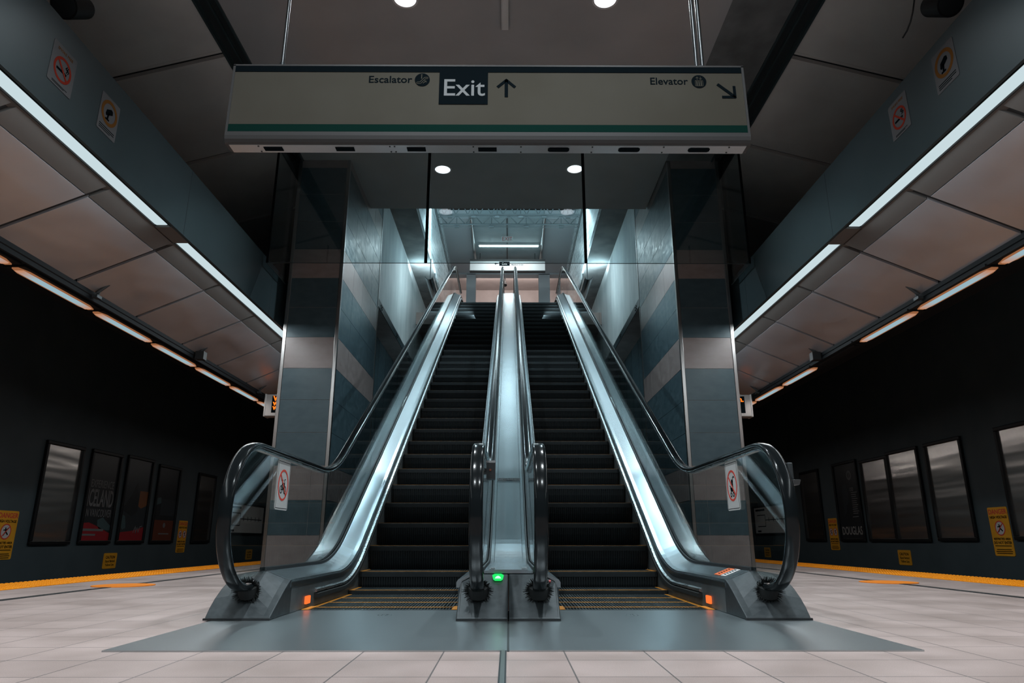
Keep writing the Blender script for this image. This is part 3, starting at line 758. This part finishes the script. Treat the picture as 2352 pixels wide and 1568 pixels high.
    def collar(x, y, z, par):
        k = MB(); k.tube((x, y - .02, z - .03), (x, y - .045, z + .025), .062, 16)
        rnd = random.Random(int(1000 * abs(x)))
        for i in range(130):
            t = 2 * PI * i / 130; c_ = Vector((x + .052 * math.cos(t), y - .04, z + .045 * math.sin(t)))
            d = Vector((.038 * math.cos(t) * rnd.uniform(.6, 1.25), -.04 * rnd.uniform(.3, 1), .032 * math.sin(t) * rnd.uniform(.6, 1.25)))
            k.tube(c_, c_ + d, .004, 4, 0, .001)
        k.build('brush_collar', M['bristle'], par)
    collar(s * XO, 4.50, .165, nb)
    k = MB(); k.rrect(-.055, .055, -.026, .026, .01, 0, .012)
    for v in range(len(k.v)):
        a, b_, c_ = k.v[v]; k.v[v] = (s * (1.4125 - c_), 5.10 + a, .060 + b_)
    k.build('warning_lamp', M['orange_lamp'], nb)
    # inner half of the central newel base, cut along the middle
    k = MB()
    def half(zsc): return None
    sec = [(.003, .250), (.175, .250), (.215, .238), (.292, .204), (.308, .188), (.310, .0065), (.003, .0065)]
    P = []; n7 = len(sec)
    for (y, fr) in ((4.30, 0), (4.60, 1), (5.9, 1)):
        for (x, z) in sec: P.append((s * x, y if z > 0 or fr else 4.30, z if fr else min(z, .02)))
    fs = []
    for i in range(2):
        for j in range(n7): fs.append((i * n7 + j, i * n7 + (j + 1) % n7, (i + 1) * n7 + (j + 1) % n7, (i + 1) * n7 + j))
    fs += [list(range(n7)), [2 * n7 + j for j in range(n7)]]
    k.add(P, fs); cb = k.build('newel_base', M['newel'], r, bevel=.006)
    k = MB(); k.box(s * .003, s * .308, 4.292, 4.33, .0065, .018); k.build('kick_strip', M['black'], cb)
    collar(s * XI, 4.47, .165, cb)
    if s < 0:
        k = MB(); k.poly([(-.036, .012), (-.030, -.012), (-.018, -.02), (.018, -.02), (.030, -.012), (.036, .012), (.02, .02), (-.02, .02)], 0, .012)
        k2 = MB(); k2.poly([(-.02, -.012), (.02, -.012), (.012, .0), (0, .006), (-.012, .0)], .012, .014)
        for q in (k, k2):
            for v in range(len(q.v)):
                a, b_, c_ = q.v[v]; q.v[v] = (-.066 + a, 4.565 - c_ + b_ * .9, .232 + b_ * .85 + c_ * .6)
        gl = k.build('direction_lamp', M['green_lamp'], cb); k2.build('lamp_core', M['green_core'], gl)
        k = MB(); k.box(-.140, -.085, 4.35, 4.46, .83, .93); k.prism([(4.35, .93), (4.46, .93), (4.44, .945), (4.36, .945)], -.142, -.083, 'x'); sb = k.build('stop_button', M['black'], r)
        k = MB(); k.disc(0, 0, .007, 0, .004, 14)
        for v in range(len(k.v)):
            a, b_, c_ = k.v[v]; k.v[v] = (-.115 + a, 4.35 - c_, .885 + b_)
        k.build('red_knob', M['posterrust'], sb)
        k = MB(); k.tube((-.142, 4.40, .88), (-.18, 4.40, .88), .02, 10); k.build('bracket', M['black'], sb)
    else:
        k = MB(); k.box(1.640, 1.672, 4.05, 4.13, .80, .90); k.prism([(4.02, .80), (4.13, .80), (4.13, .77), (4.05, .77)], 1.64, 1.70, 'x'); k.build('stop_button', M['chan'], r, bevel=.006)
        k = MB(); k.tube((.262, 4.585, .205), (.262, 4.575, .214), .007, 10); k.build('indicator_lamp', M['exitred'], cb)

# central cover between the two escalators
r = thing('deck_cover', 'steel cover strip between the inner handrails of the two escalators', 'cover', (0, 4.7, .25))
path = esc_path(4.64, 0, .02, 20.6, 1.7, 2.2)
cuts = [4.64, 6.05, 7.95, 10.9, 13.9, 17.0, 20.6]
for i, (a, b) in enumerate(zip(cuts[:-1], cuts[1:])):
    q = [(a + .003, interp(path, a))] + [p_ for p_ in path if a + .01 < p_[0] < b - .01] + [(b - .003, interp(path, b))]
    k = MB(); k.sweepz(q, [(-.158, .255), (-.158, .272), (-.128, .272), (-.124, .278), (.124, .278), (.128, .272), (.158, .272), (.158, .255)])
    k.build('cover_panel', M['cover'], r)
for a in (7.95,):
    k = MB(); z = interp(path, a); k.box(-.132, .132, a - .02, a + .015, z + .262, z + .292); k.build('joint_strip', M['steel'], r)
for x in (-.105, .105):
    k = MB(); k.box(x - .018, x + .018, 4.68, 4.76, .276, .288); k.build('hinge', M['steel'], r)
z = RISE + .25
k = MB(); k.box(-.14, .14, 20.58, 20.62, z, z + .06); k.build('end_cap', M['steel'], r)

# landing plates
for s, lab in ((-1, 'brushed steel landing plate in front of the left escalator'), (1, 'brushed steel landing plate in front of the right escalator')):
    k = MB()
    if s < 0: k.box(-1.75, -.006, 3.2, 4.93, .0005, .006)
    else: k.box(.004, 1.80, 3.2, 4.93, .0005, .006)
    r = tag(k.build('landing_plate', M['plate']), lab, 'floor plate', 'landing plates')
    W[r.name] = Matrix.Identity(4)
    k = MB(); k.disc(s * .78, 4.62, .045, .006, .0075, 20); k.build('lifting_eye', M['steel'], r)

# stickers on the balustrade
def no_sign(m, lab, kind):
    r = thing('prohibition_sign', lab, 'sign', m)
    k = MB(); k.rrect(-.135, .135, -.17, .17, .022, 0, .003); k.build('panel', M['white'], r, local=True)
    k = MB()
    for (a, b, c_, d) in ((-.126, .126, .157, .161), (-.126, .126, -.161, -.157), (-.126, -.122, -.157, .157), (.122, .126, -.157, .157)): k.rect(a, b, c_, d, .003, .0035)
    k.build('border_line', M['ink'], r, local=True)
    k = MB(); k.ring(0, 0, .094, .108, .003, .005); k.build('prohibition_ring', M['red'], r, local=True)
    k = MB()
    if kind == 'bike':
        k.ring(-.040, -.032, .022, .028, .003, .0045, 24); k.ring(.040, -.032, .022, .028, .003, .0045, 24)
        k.stroke([(-.040, -.032), (-.018, .012), (.028, .012), (.0, -.032), (-.040, -.032)], .006, .003, .0045)
        k.stroke([(0, -.032), (-.022, .030)], .006, .003, .0045); k.stroke([(.040, -.032), (.022, .036), (.040, .042)], .006, .003, .0045)
        k.stroke([(-.036, .032), (-.010, .032)], .009, .003, .0045)
    else:
        k.ring(-.030, -.062, .010, .018, .003, .0045, 20); k.ring(.022, -.062, .010, .018, .003, .0045, 20)
        k.poly([(-.042, -.012), (-.030, -.042), (.022, -.042), (.020, .0), (-.012, -.018)], .003, .0045)
        k.stroke([(.016, -.03), (.024, .052), (.045, .062), (.058, .050)], .007, .003, .0045); k.disc(.002, .030, .014, .003, .0045, 16); k.stroke([(.002, .02), (.006, -.01)], .016, .003, .0045)
        k.stroke([(-.045, .0), (-.012, -.02)], .008, .003, .0045)
    k.build('pictogram', M['ink'], r, local=True)
    k = MB(); k.stroke([(-.068, .068), (.068, -.068)], .013, .0048, .0062); k.build('slash', M['red'], r, local=True)
no_sign(board((-1.592, 4.910, .832), '+x'), 'white no bicycles sign on the left escalator glass', 'bike')
no_sign(board((1.592, 4.940, .832), '-x'), 'white no pushchairs sign on the right escalator glass', 'pram')
# label on the right inner deck
k = MB(); r = thing('deck_sticker', 'orange and white sticker on the right escalator deck', 'sticker', (1.5, 5.0, .25))
def dk(x): return .2235 + (x - 1.455) * (.268 - .222) / .12
for (a, b, m_, nm) in ((4.98, 5.12, 'orange_tag', 'orange_half'), (4.86, 4.965, 'white', 'white_half')):
    k = MB(); xa, xb = 1.462, 1.570
    k.add([(xa, a, dk(xa) + .0006), (xb, a, dk(xb) + .0006), (xb, b, dk(xb) + .0006), (xa, b, dk(xa) + .0006), (xa, a, dk(xa) + .002), (xb, a, dk(xb) + .002), (xb, b, dk(xb) + .002), (xa, b, dk(xa) + .002)],
          [(0, 3, 2, 1), (4, 5, 6, 7), (0, 1, 5, 4), (1, 2, 6, 5), (2, 3, 7, 6), (3, 0, 4, 7)])
    k.build(nm, M[m_], r)
    k = MB()
    for i in range(5):
        x = 1.475 + i * .018; k.box(x, x + .010, (a + b) / 2 - .012, (a + b) / 2 + .012, dk(x + .01) + .001, dk(x + .01) + .004)
    k.build('print_mark', M['ink'], r)

# ------------------------------------------------------------------ displays under the canopy
def display(s, x, rows, lab):
    r = thing('platform_display', lab, 'display', board((x, 13.92, .0475), '-y') @ Matrix.Scale(.898, 4))
    w = 1.2
    a, b = (-.10, w) if s < 0 else (-w, .10)
    k = MB(); k.rect(a, b, 3.17, 3.68, -.26, 0); k.build('case', M['case'], r, local=True, bevel=.02)
    e = a if s < 0 else b
    k = MB(); k.box(e - .02, e + .02, 3.16, 3.69, -.28, .012); k.build('end_cap', M['case'], r, local=True, bevel=.012)
    a2, b2 = (.055, w - .1) if s < 0 else (-w + .1, -.055)
    k = MB(); k.rect(a2, b2, 3.25, 3.64, 0, .004); k.build('screen', M['ink'], r, local=True)
    for (t, x_, z, h, al) in rows: text(t, h, M['led'], r, x_, z, .004, al, 'led_text', .006)
    k = MB(); k.tube(((a + b) / 2, 3.68, -.1), ((a + b) / 2, 4.05, -.1), .03, 10); k.build('hanger', M['chan'], r, local=True)
display(-1, -4.94, (('Wa', .085, 3.575, .16, 'LEFT'), ('w', .085, 3.47, .16, 'LEFT'), ('w', .085, 3.37, .16, 'LEFT')), 'grey display with orange letters behind the left pillar')
display(1, 4.94, (('min.', -.075, 3.565, .17, 'RIGHT'),), 'grey display with orange letters behind the right pillar')

# ------------------------------------------------------------------ tunnel wall boards
def ad(s, y0, y1, z0, z1, lab, fill, nm='advert_panel', cat='advert'):
    X = 9.2 if s < 0 else 9.4
    r = thing(nm, lab, cat, board((s * X, (y0 + y1) / 2, (z0 + z1) / 2), '+x' if s < 0 else '-x'))
    w, h = y1 - y0, z1 - z0
    k = MB(); b = .07
    k.rect(-w / 2 - b, w / 2 + b, h / 2, h / 2 + b, 0, .06); k.rect(-w / 2 - b, w / 2 + b, -h / 2 - b, -h / 2, 0, .06)
    k.rect(-w / 2 - b, -w / 2, -h / 2, h / 2, 0, .06); k.rect(w / 2, w / 2 + b, -h / 2, h / 2, 0, .06)
    k.build('frame', M['frame'], r, local=True, bevel=.01)
    k = MB(); k.rect(-w / 2, w / 2, -h / 2, h / 2, 0, .02); k.build('backing', M[fill], r, local=True)
    return r, w, h
ad(-1, 13.71, 14.82, .43, 2.30, 'nearest empty brushed steel advert panel on the left tunnel wall', 'adsteel')
r, w, h = ad(-1, 15.25, 16.33, .44, 2.32, 'dark poster reading Experience Iceland in Vancouver', 'poster', 'poster', 'poster')
text('EXPERIENCE', .24, M['postertext'], r, 0, .27, .02, 'CENTER', sx=.68)
text('ICELAND', .52, M['postertext'], r, 0, -.05, .02, 'CENTER', sx=.47, bold=.008)
text('IN VANCOUVER', .24, M['postertext'], r, 0, -.36, .02, 'CENTER', sx=.58)
k = MB(); k.poly([(-w / 2, -h / 2), (w / 2, -h / 2), (w / 2, -h / 2 + .16), (.05, -h / 2 + .30), (-.3, -h / 2 + .38), (-w / 2, -h / 2 + .36)], .02, .022); k.build('red_foot', M['posterred'], r, local=True)
k = MB(); k.poly([(0, -.5), (.2, -.44), (w / 2, -.62), (w / 2, -.72), (.12, -.70), (.02, -.62)], .02, .022); k.build('teal_patch', M['posterteal'], r, local=True)
k = MB(); k.rect(-w / 2 + .04, .28, -h / 2 + .20, -h / 2 + .25, .022, .024); k.rect(-w / 2 + .04, 0, -h / 2 + .10, -h / 2 + .14, .022, .024); k.build('small_print', M['postertext'], r, local=True)
r, w, h = ad(-1, 16.72, 17.83, .44, 2.36, 'dark poster with black peak and orange glow on the left tunnel wall', 'poster2', 'poster', 'poster')
k = MB(); k.poly([(-w / 2, -.25), (-.2, .1), (.0, .42), (.12, .1), (.16, -.28), (-.1, -.4)], .02, .022); k.build('dark_peak', M['poster'], r, local=True)
k = MB(); k.poly([(.16, .22), (w / 2, .22), (w / 2, -.12), (.3, -.2), (.16, -.15)], .02, .0215); k.build('orange_glow', M['posterorange'], r, local=True)
k = MB(); k.poly([(-w / 2, -.35), (-.38, -.4), (-.28, -.66), (-.42, -.72), (-w / 2, -.6)], .02, .0225); k.build('teal_patch', M['posterteal'], r, local=True)
k = MB(); k.poly([(-w / 2, -h / 2), (w / 2, -h / 2), (w / 2, -h / 2 + .32), (0, -h / 2 + .22), (-w / 2, -h / 2 + .18)], .02, .022); k.build('red_foot', M['posterred'], r, local=True)
k = MB(); k.stroke([(.08, -.78), (.16, -.62), (.20, -.80), (.24, -.64), (.32, -.78), (.36, -.64), (.46, -.62)], .022, .022, .024); k.build('script_mark', M['postertext'], r, local=True)
r, w, h = ad(-1, 18.27, 19.37, .44, 2.30, 'dark poster with rust coloured lower third on the left tunnel wall', 'poster', 'poster', 'poster')
k = MB(); k.rect(-w / 2, w / 2, -h / 2, -.42, .02, .022); k.build('rust_foot', M['posterrust'], r, local=True)
k = MB(); k.rect(-.25, w / 2, -.3, .12, .02, .022); k.build('grey_block', M['poster2'], r, local=True)
k = MB(); k.poly([(-w / 2, .12), (-.3, .16), (-.25, .02), (-w / 2, -.06)], .02, .022); k.build('teal_patch', M['posterteal'], r, local=True)
k = MB(); k.disc(.05, -.55, .07, .022, .024, 6); k.rect(-.2, .35, -.78, -.75, .022, .024); k.build('small_mark', M['postertext'], r, local=True)
ad(-1, 20.65, 21.74, .43, 2.30, 'farthest empty brushed steel advert panel on the left tunnel wall', 'adsteel')
ad(1, 11.92, 13.02, .52, 2.46, 'nearest empty brushed steel advert panel on the right tunnel wall, at the picture edge', 'adsteel')
ad(1, 14.20, 15.36, .50, 2.46, 'wide empty steel advert panel above and left of the right danger sign', 'adsteel')
ad(1, 15.77, 16.98, .48, 2.46, 'empty steel advert panel above the caution sign, right of a close pair', 'adsteel')
ad(1, 17.12, 18.31, .48, 2.40, 'empty steel advert panel beside the Douglas poster', 'adsteel')
r, w, h = ad(1, 18.65, 19.91, .48, 2.48, 'dark poster reading DOUGLAS with a faint face in profile', 'poster', 'poster', 'poster')
text('DOUGLAS', .30, M['postertext2'], r, 0, -.80, .02, 'CENTER', sx=.82, bold=.006)
k = MB(); k.poly([(-.28, .25), (-.22, .42), (-.10, .48), (-.02, .40), (.02, .25), (.06, .18), (.02, .12), (.03, .02), (-.02, -.08), (-.12, -.1), (-.14, -.28), (-.3, -.4), (-.3, 0)], .02, .022)
k.build('face_profile', M['poster2'], r, local=True)
k = MB(); k.ring(.2, .68, .08, .13, .02, .022, 20); k.rect(.19, .22, .6, .8, .02, .022); k.build('emblem', M['postertext'], r, local=True)
k = MB(); k.ring(.2, .30, .03, .05, .02, .022, 16); k.ring(.30, .30, .03, .05, .02, .022, 16)
for i in range(11): k.rect(.2, .2 + (.26 if i % 3 else .32), .2 - i * .055, .222 - i * .055, .02, .022)
k.rect(.14, .46, -.44, -.42, .02, .022); k.build('small_print', M['postertext'], r, local=True)
ad(1, 21.0, 22.2, .48, 2.45, 'empty steel advert panel behind the right escalator newel', 'adsteel')

def warn(s, yc, zc, w, h, kind, lab):
    X = 9.2 if s < 0 else 9.4
    r = thing('danger_sign' if kind != 'caution' else 'caution_sign', lab, 'sign', board((s * X, yc, zc), '+x' if s < 0 else '-x'))
    k = MB(); k.rrect(-w / 2, w / 2, -h / 2, h / 2, .03, 0, .01); k.build('panel', M['signyel'], r, local=True)
    if kind == 'caution':
        text('CAUTION', .085, M['ink'], r, 0, .075, .01, 'CENTER', bold=.002)
        text('Stand Behind', .075, M['ink'], r, 0, -.01, .01, 'CENTER', bold=.001); text('Yellow Line', .075, M['ink'], r, 0, -.09, .01, 'CENTER', bold=.001)
        return
    text('DANGER', .125, M['red'], r, 0, h / 2 - .09, .01, 'CENTER', bold=.003)
    text('HIGH VOLTAGE', .066, M['ink'], r, 0, h / 2 - .19, .01, 'CENTER', bold=.002)
    cs = [(0, .115)] if kind == 'one' else [(-.13, .10), (.13, .10)]
    for (x, rad) in cs:
        cy = .06; rad = rad * (1.1 if kind == 'one' else 1)
        k = MB(); k.disc(x, cy, rad, .01, .012, 28); k.build('white_disc', M['white'], r, local=True)
        k = MB(); k.ring(x, cy, rad * .94, rad * 1.1, .012, .014, 28); k.stroke([(x - rad * .68, cy - rad * .68), (x + rad * .68, cy + rad * .68)], rad * .14, .015, .016); k.build('prohibition_ring', M['red'], r, local=True)
        k = MB(); k.stroke([(x - rad * .1, cy + rad * .5), (x, cy), (x - rad * .4, cy - rad * .5)], rad * .2, .012, .0145); k.stroke([(x, cy), (x + rad * .45, cy - rad * .4)], rad * .2, .012, .0145)
        k.stroke([(x - rad * .45, cy + rad * .2), (x + rad * .1, cy + rad * .25), (x + rad * .5, cy + rad * .5)], rad * .15, .012, .0145); k.build('pictogram', M['ink'], r, local=True)
    text('RESTRICTED AREA', .055, M['ink'], r, 0, -.14, .01, 'CENTER', bold=.002); text('DO NOT ENTER', .066, M['ink'], r, 0, -.21, .01, 'CENTER', bold=.002)
    k = MB()
    for i, q in enumerate((.9, .0, .8, .9, .85)):
        if q: k.rect(-w * q * .46, w * q * .46, -.272 - i * .034, -.258 - i * .034, .01, .011)
    k.build('small_print', M['ink'], r, local=True)
warn(-1, 12.99, .54, .54, .86, 'one', 'yellow danger high voltage sign at the left edge of the picture')
warn(-1, 20.02, .54, .52, .86, 'two', 'yellow danger sign with two round symbols on the left tunnel wall')
warn(-1, 16.57, -.01, .54, .34, 'caution', 'small yellow caution sign below the posters on the left tunnel wall')
warn(-1, 25.36, -.05, .60, .34, 'caution', 'small yellow caution sign seen through the left newel glass')
warn(1, 13.47, .61, .54, .90, 'one', 'yellow danger high voltage sign at the right of the picture')
warn(1, 20.43, .61, .54, .88, 'two', 'yellow danger sign with two round symbols beside the right newel')
warn(1, 16.92, .05, .54, .34, 'caution', 'small yellow caution sign below the steel panels on the right tunnel wall')
warn(1, 25.86, .01, .60, .34, 'caution', 'small yellow caution sign seen through the right newel glass')
for s, y0, y1 in ((-1, 23.2, 26.4), (1, 23.2, 26.8)):
    r, w, h = ad(s, y0, y1, .68, 1.60, 'pale route map board seen through the %s newel glass' % side[s], 'paper', 'route_map', 'map')
    k = MB()
    k.stroke([(-w * .42, .18), (-w * .2, .18), (-w * .2, -.22), (-w * .42, -.22)], .03, .02, .023); k.stroke([(-w * .2, 0), (w * .45, 0)], .03, .02, .023)
    for q in (-.1, .02, .12, .25, .36): k.stroke([(w * q, -.05), (w * q, .07)], .04, .02, .023)
    k.build('route_line', M['ink'], r, local=True)
    k = MB(); k.rect(-w * .46, -w * .2, .33, .40, .02, .023); k.rect(-w * .44, -w * .34, -.42, -.36, .02, .023); k.build('title_mark', M['ink'], r, local=True)

# ------------------------------------------------------------------ escalator shaft and upper level
for nm, s in (('left', -1), ('right', 1)):
    w = MB(); w.box(s * 2.9, s * 3.5, 13.93, 25.5, 5.42, 8.2); struct('wall_shaft_' + nm, w, M['conc'])
    w = MB(); w.box(s * 2.885, s * 2.9, 13.93, 25.5, 5.42, 5.60)
    for yy in [14.6 + .12 * i + 2.2 * j for j in range(5) for i in range(2)]: w.tube((s * 2.885, yy, 5.53), (s * 2.87, yy, 5.53), .022, 8, 1); w.tube((s * 2.885, yy, 5.47), (s * 2.87, yy, 5.47), .022, 8, 1)
    struct('trim_%d' % (12 if s < 0 else 13), w, [M['fascia'], M['chan']])
    w = MB(); w.box(s * 3.35, s * 3.5, 13.93, 25.5, 0, 5.42, 0)
    for yy in range(14, 25): w.box(s * 3.346, s * 3.35, yy, yy + .01, 0, 5.42, 1)
    struct('wall_recess_' + nm, w, [M['tile_teal'], M['grout_d']])
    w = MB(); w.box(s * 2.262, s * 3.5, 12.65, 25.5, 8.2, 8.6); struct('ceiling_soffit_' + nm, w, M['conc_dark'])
    w = MB(); w.box(s * 2.2, s * 2.26, 13.0, 24.2, 8.2, 9.9, 0); w.box(s * 2.19, s * 2.2, 13, 24.2, 9.86, 9.92, 1); w.box(s * 2.19, s * 2.2, 13, 24.2, 10.02, 10.06, 1)
    w.box(s * 2.2, s * 2.26, 13.0, 24.2, 9.94, 11.2, 0); struct('wall_cladding_' + nm, w, [M['panel'], M['chan']])
    w = MB(); w.box(s * 2.26, s * 3.5, 12.65, 27.5, 8.6, 13); struct('wall_upper_' + nm, w, M['upceil'])
    # trough light under the soffit edge
    for (y0, y1, lab) in ((17.9, 19.6, 'shiny steel trough light under the %s concrete soffit'),):
        r = thing('trough_light', lab % side[s], 'light', (s * 2.28, 18.7, 8.2))
        k = MB(); arc = [(s * (2.24 + .12 * math.cos(t)), 7.55 + .10 * math.sin(t)) for t in [math.radians(180 + 22.5 * i) for i in range(9)]]
        arc += [(s * (2.24 + .10 * math.cos(t)), 7.55 + .08 * math.sin(t)) for t in [math.radians(360 - 22.5 * i) for i in range(9)]]
        for j in range(8):
            k.prism([arc[j], arc[j + 1], arc[16 - j], arc[17 - j]], y0, y1, 'y')
        k.build('trough', M['pipe'], r)
        k = MB(); k.tube((s * 2.24, y0 + .3, 7.47), (s * 2.24, y0 + .3, 8.2), .015, 8); k.tube((s * 2.24, y1 - .3, 7.47), (s * 2.24, y1 - .3, 8.2), .015, 8); k.build('hanger', M['chan'], r)
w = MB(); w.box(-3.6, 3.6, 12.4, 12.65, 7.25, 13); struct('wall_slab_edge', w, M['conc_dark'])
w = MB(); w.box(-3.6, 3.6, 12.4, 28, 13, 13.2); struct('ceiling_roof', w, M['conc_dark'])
w = MB(); w.box(-3.5, 3.5, 20.3, 28, 6.9, 7.29); struct('floor_upper', w, M['floor_l'])
# upper lobby ceiling with a panelled middle bay
w = MB(); w.box(-3.5, -1.25, 20.25, 25.2, 10.5, 10.8, 0); w.box(1.18, 3.5, 20.25, 25.2, 10.5, 10.8, 0)
w.box(-1.25, 1.18, 20.25, 25.2, 10.52, 10.8, 1); w.box(-.08, -.045, 20.25, 25.2, 10.50, 10.53, 2)
w.box(-1.25, 1.18, 20.9, 20.93, 10.51, 10.53, 2); w.box(-1.25, 1.18, 23.7, 23.74, 10.51, 10.53, 2)
struct('ceiling_upper', w, [M['upceil'], M['upceil2'], M['chan']])
for (x, lab) in ((-1.25, 'round steel ceiling tube left of the upper fluorescent light'), (1.18, 'round steel ceiling tube right of the upper fluorescent light')):
    k = MB(); k.tube((x, 19.9, 10.44), (x, 24.1, 10.44), .06, 16); tag(k.build('ceiling_tube', M['pipe']), lab, 'pipe')
# end wall with three warm openings
zt = 10.47
w = MB()
for (a, b) in ((-2.26, -2.2), (-1.66, -1.30), (1.17, 1.60), (2.1, 2.26)): w.box(a, b, 25.0, 25.4, 7.29, zt)
w.box(-2.26, 2.26, 25.0, 25.4, zt - .03, 10.8); struct('wall_end', w, M['upceil'])
w = MB(); w.box(-3.5, 3.5, 27.2, 27.5, 7.29, 13); struct('wall_lobby', w, M['pinkwall'])
w = MB(); w.box(-3.5, 3.5, 25.4, 27.2, 10.6, 10.8); struct('ceiling_lobby', w, M['pinkwall'])
for (x, lab) in ((-.15, 'dark round fitting hanging in the upper lobby opening'),):
    r = thing('ceiling_camera', lab, 'camera', (x, 25.6, 10.3))
    k = MB(); k.tube((x, 25.6, 10.599), (x, 25.6, 10.34), .02, 8); k.build('stem', M['chan'], r)
    k = MB(); k.tube((x, 25.55, 10.2), (x, 25.62, 10.3), .075, 16); k.build('housing', M['black'], r)
# trusses
def truss(y, z0, z1, lab, n=8):
    r = thing('roof_truss', lab, 'truss', (0, y, z0), 'steel trusses over the escalator shaft')
    k = MB(); k.tube((-2.2, y, z0), (2.2, y, z0), .03, 8); k.tube((-2.2, y, z0 - .09), (2.2, y, z0 - .09), .012, 6); k.build('bottom_chord', M['truss'], r)
    k = MB(); k.tube((-2.2, y, z1), (2.2, y, z1), .03, 8); k.build('top_chord', M['truss'], r)
    k = MB(); d = 4.4 / n
    for i in range(n):
        a = -2.2 + i * d; k.tube((a, y, z1), (a + d / 2, y, z0), .016, 6); k.tube((a + d / 2, y, z0), (a + d, y, z1), .016, 6)
    k.build('web', M['truss'], r)
    k = MB()
    for i in range(1, n, 2):
        a = -2.2 + i * d; k.tube((a, y, z0 - .1), (a, y, z1), .014, 6); k.box(a - .07, a + .07, y - .03, y + .03, z0 - .12, z0 - .05)
    k.build('hanger', M['truss'], r)
truss(19.7, 10.02, 10.33, 'lower steel lattice truss crossing above the escalator top')
truss(19.3, 10.16, 10.55, 'upper steel lattice truss right behind the ceiling edge', 12)
truss(18.2, 10.1, 10.6, 'nearer steel lattice truss mostly hidden by the ceiling edge', 10)
# fluorescent light, exit sign, street sign
r = thing('ceiling_light', 'bright fluorescent light across the upper level ceiling', 'light', (0, 22.3, 10.45))
k = MB(); k.box(-1.08, 1.07, 22.24, 22.36, 10.46, 10.519); k.build('housing', M['white'], r)
k = MB(); k.tube((-1.05, 22.3, 10.44), (1.04, 22.3, 10.44), .03, 12); k.build('tube_lamp', M['fluo'], r)
area('fluorescent_glow', Vector((0, 22.3, 10.38)), DOWN, 2.0, .1, 40, (.84, .97, 1.0), r)
r = thing('exit_sign', 'small pale sign with red letters EXIT hung above the escalators', 'sign', board((-.06, 21.4, 10.3), '-y'))
k = MB(); k.rect(-.2, .2, -.10, .10, -.05, 0); k.build('panel', M['white'], r, local=True)
text('EXIT', .2, M['exitred'], r, 0, 0, 0, 'CENTER', sx=.85)
k = MB(); k.tube((0, .1, -.02), (0, .219, -.02), .012, 6); k.build('stem', M['chan'], r, local=True)
r = thing('street_sign', 'long white overhead sign with arrow and Mainland Street', 'sign', board((-.05, 23, 0), '-y'))
k = MB(); k.rect(-1.36, 1.36, 9.80, 10.16, -.16, 0); k.build('panel', M['white'], r, local=True)
k = MB(); k.rect(-1.37, 1.37, 10.16, 10.23, -.18, .02); k.rect(-1.37, 1.37, 9.77, 9.80, -.18, .01); k.build('rail', M['signgrey'], r, local=True)
k = MB(); k.rect(-.30, .08, 9.98, 10.14, 0, .006); k.build('exit_box', M['ink'], r, local=True)
text('Exit', .12, M['white'], r, -.11, 10.06, .006, 'CENTER', 'exit_lettering')
text('Mainland Street', .072, M['ink'], r, .14, 10.02, 0, 'LEFT', 'street_lettering', .001, .95)
k = MB(); k.stroke([(-.36, 10.06), (-.46, 10.06)], .02, 0, .004); k.stroke([(-.42, 10.10), (-.46, 10.06), (-.42, 10.02)], .018, 0, .004); k.build('arrow', M['ink'], r, local=True)
for x in (-1.0, 1.0):
    k = MB(); k.tube((x, 10.23, -.08), (x, 10.5, -.08), .015, 8); k.build('hanger_rod', M['chan'], r, local=True)
# upper level light: trough uplights, lobby lamp, and added fills without fixtures
for s in (-1, 1):
    area('wall_fill', Vector((s * 1.9, 17.4, 8.7)), aim((s * .9, .15, -.36)), .3, 8.0, 115, (.69, .92, 1.0))  # added fill for the concrete walls, in open air away from the trough
    area('trough_uplight', Vector((s * 2.10, 18.7, 7.66)), aim((-s * .35, .15, 1)), .15, 1.6, 60, (.69, .92, 1.0))
    area('cladding_fill', Vector((s * .7, 17.6, 11.6)), aim((s * 1, .1, -.75)), .3, 4.0, 60, (.69, .92, 1.0))  # added lamp above the ceiling edge, out of view, to brighten the cladding
area('step_fill', Vector((0, 14.3, 11.6)), aim((0, .55, -1)), 3.4, 1.6, 70, (.69, .92, 1.0))  # added unseen lamp so the topmost steps are not black
area('lobby_glow', Vector((0, 25.43, 10.35)), aim((0, 1, -.35)), 3.5, .15, 32, (1.0, .86, .80))

# ------------------------------------------------------------------ world, camera
wd = bpy.data.worlds.new('world'); sc.world = wd; wd.use_nodes = True
bg = wd.node_tree.nodes['Background']; bg.inputs[0].default_value = (.6, .85, 1.0, 1); bg.inputs[1].default_value = .004
cam = bpy.data.cameras.new('camera'); cam.lens = 24.0; cam.sensor_width = 36.0; cam.clip_end = 200; cam.clip_start = .02
co = bpy.data.objects.new('camera', cam); col.objects.link(co)
pitch = math.atan(454 / 1568); yaw = math.atan(8 / 1568 * math.cos(pitch))
co.location = (0, 0, .466); co.rotation_euler = (PI / 2 + pitch, 0, -yaw)
sc.camera = co
vs = sc.view_settings; vs.view_transform = 'Standard'; vs.look = 'None'; vs.exposure = 0; vs.gamma = 1; vs.use_curve_mapping = False
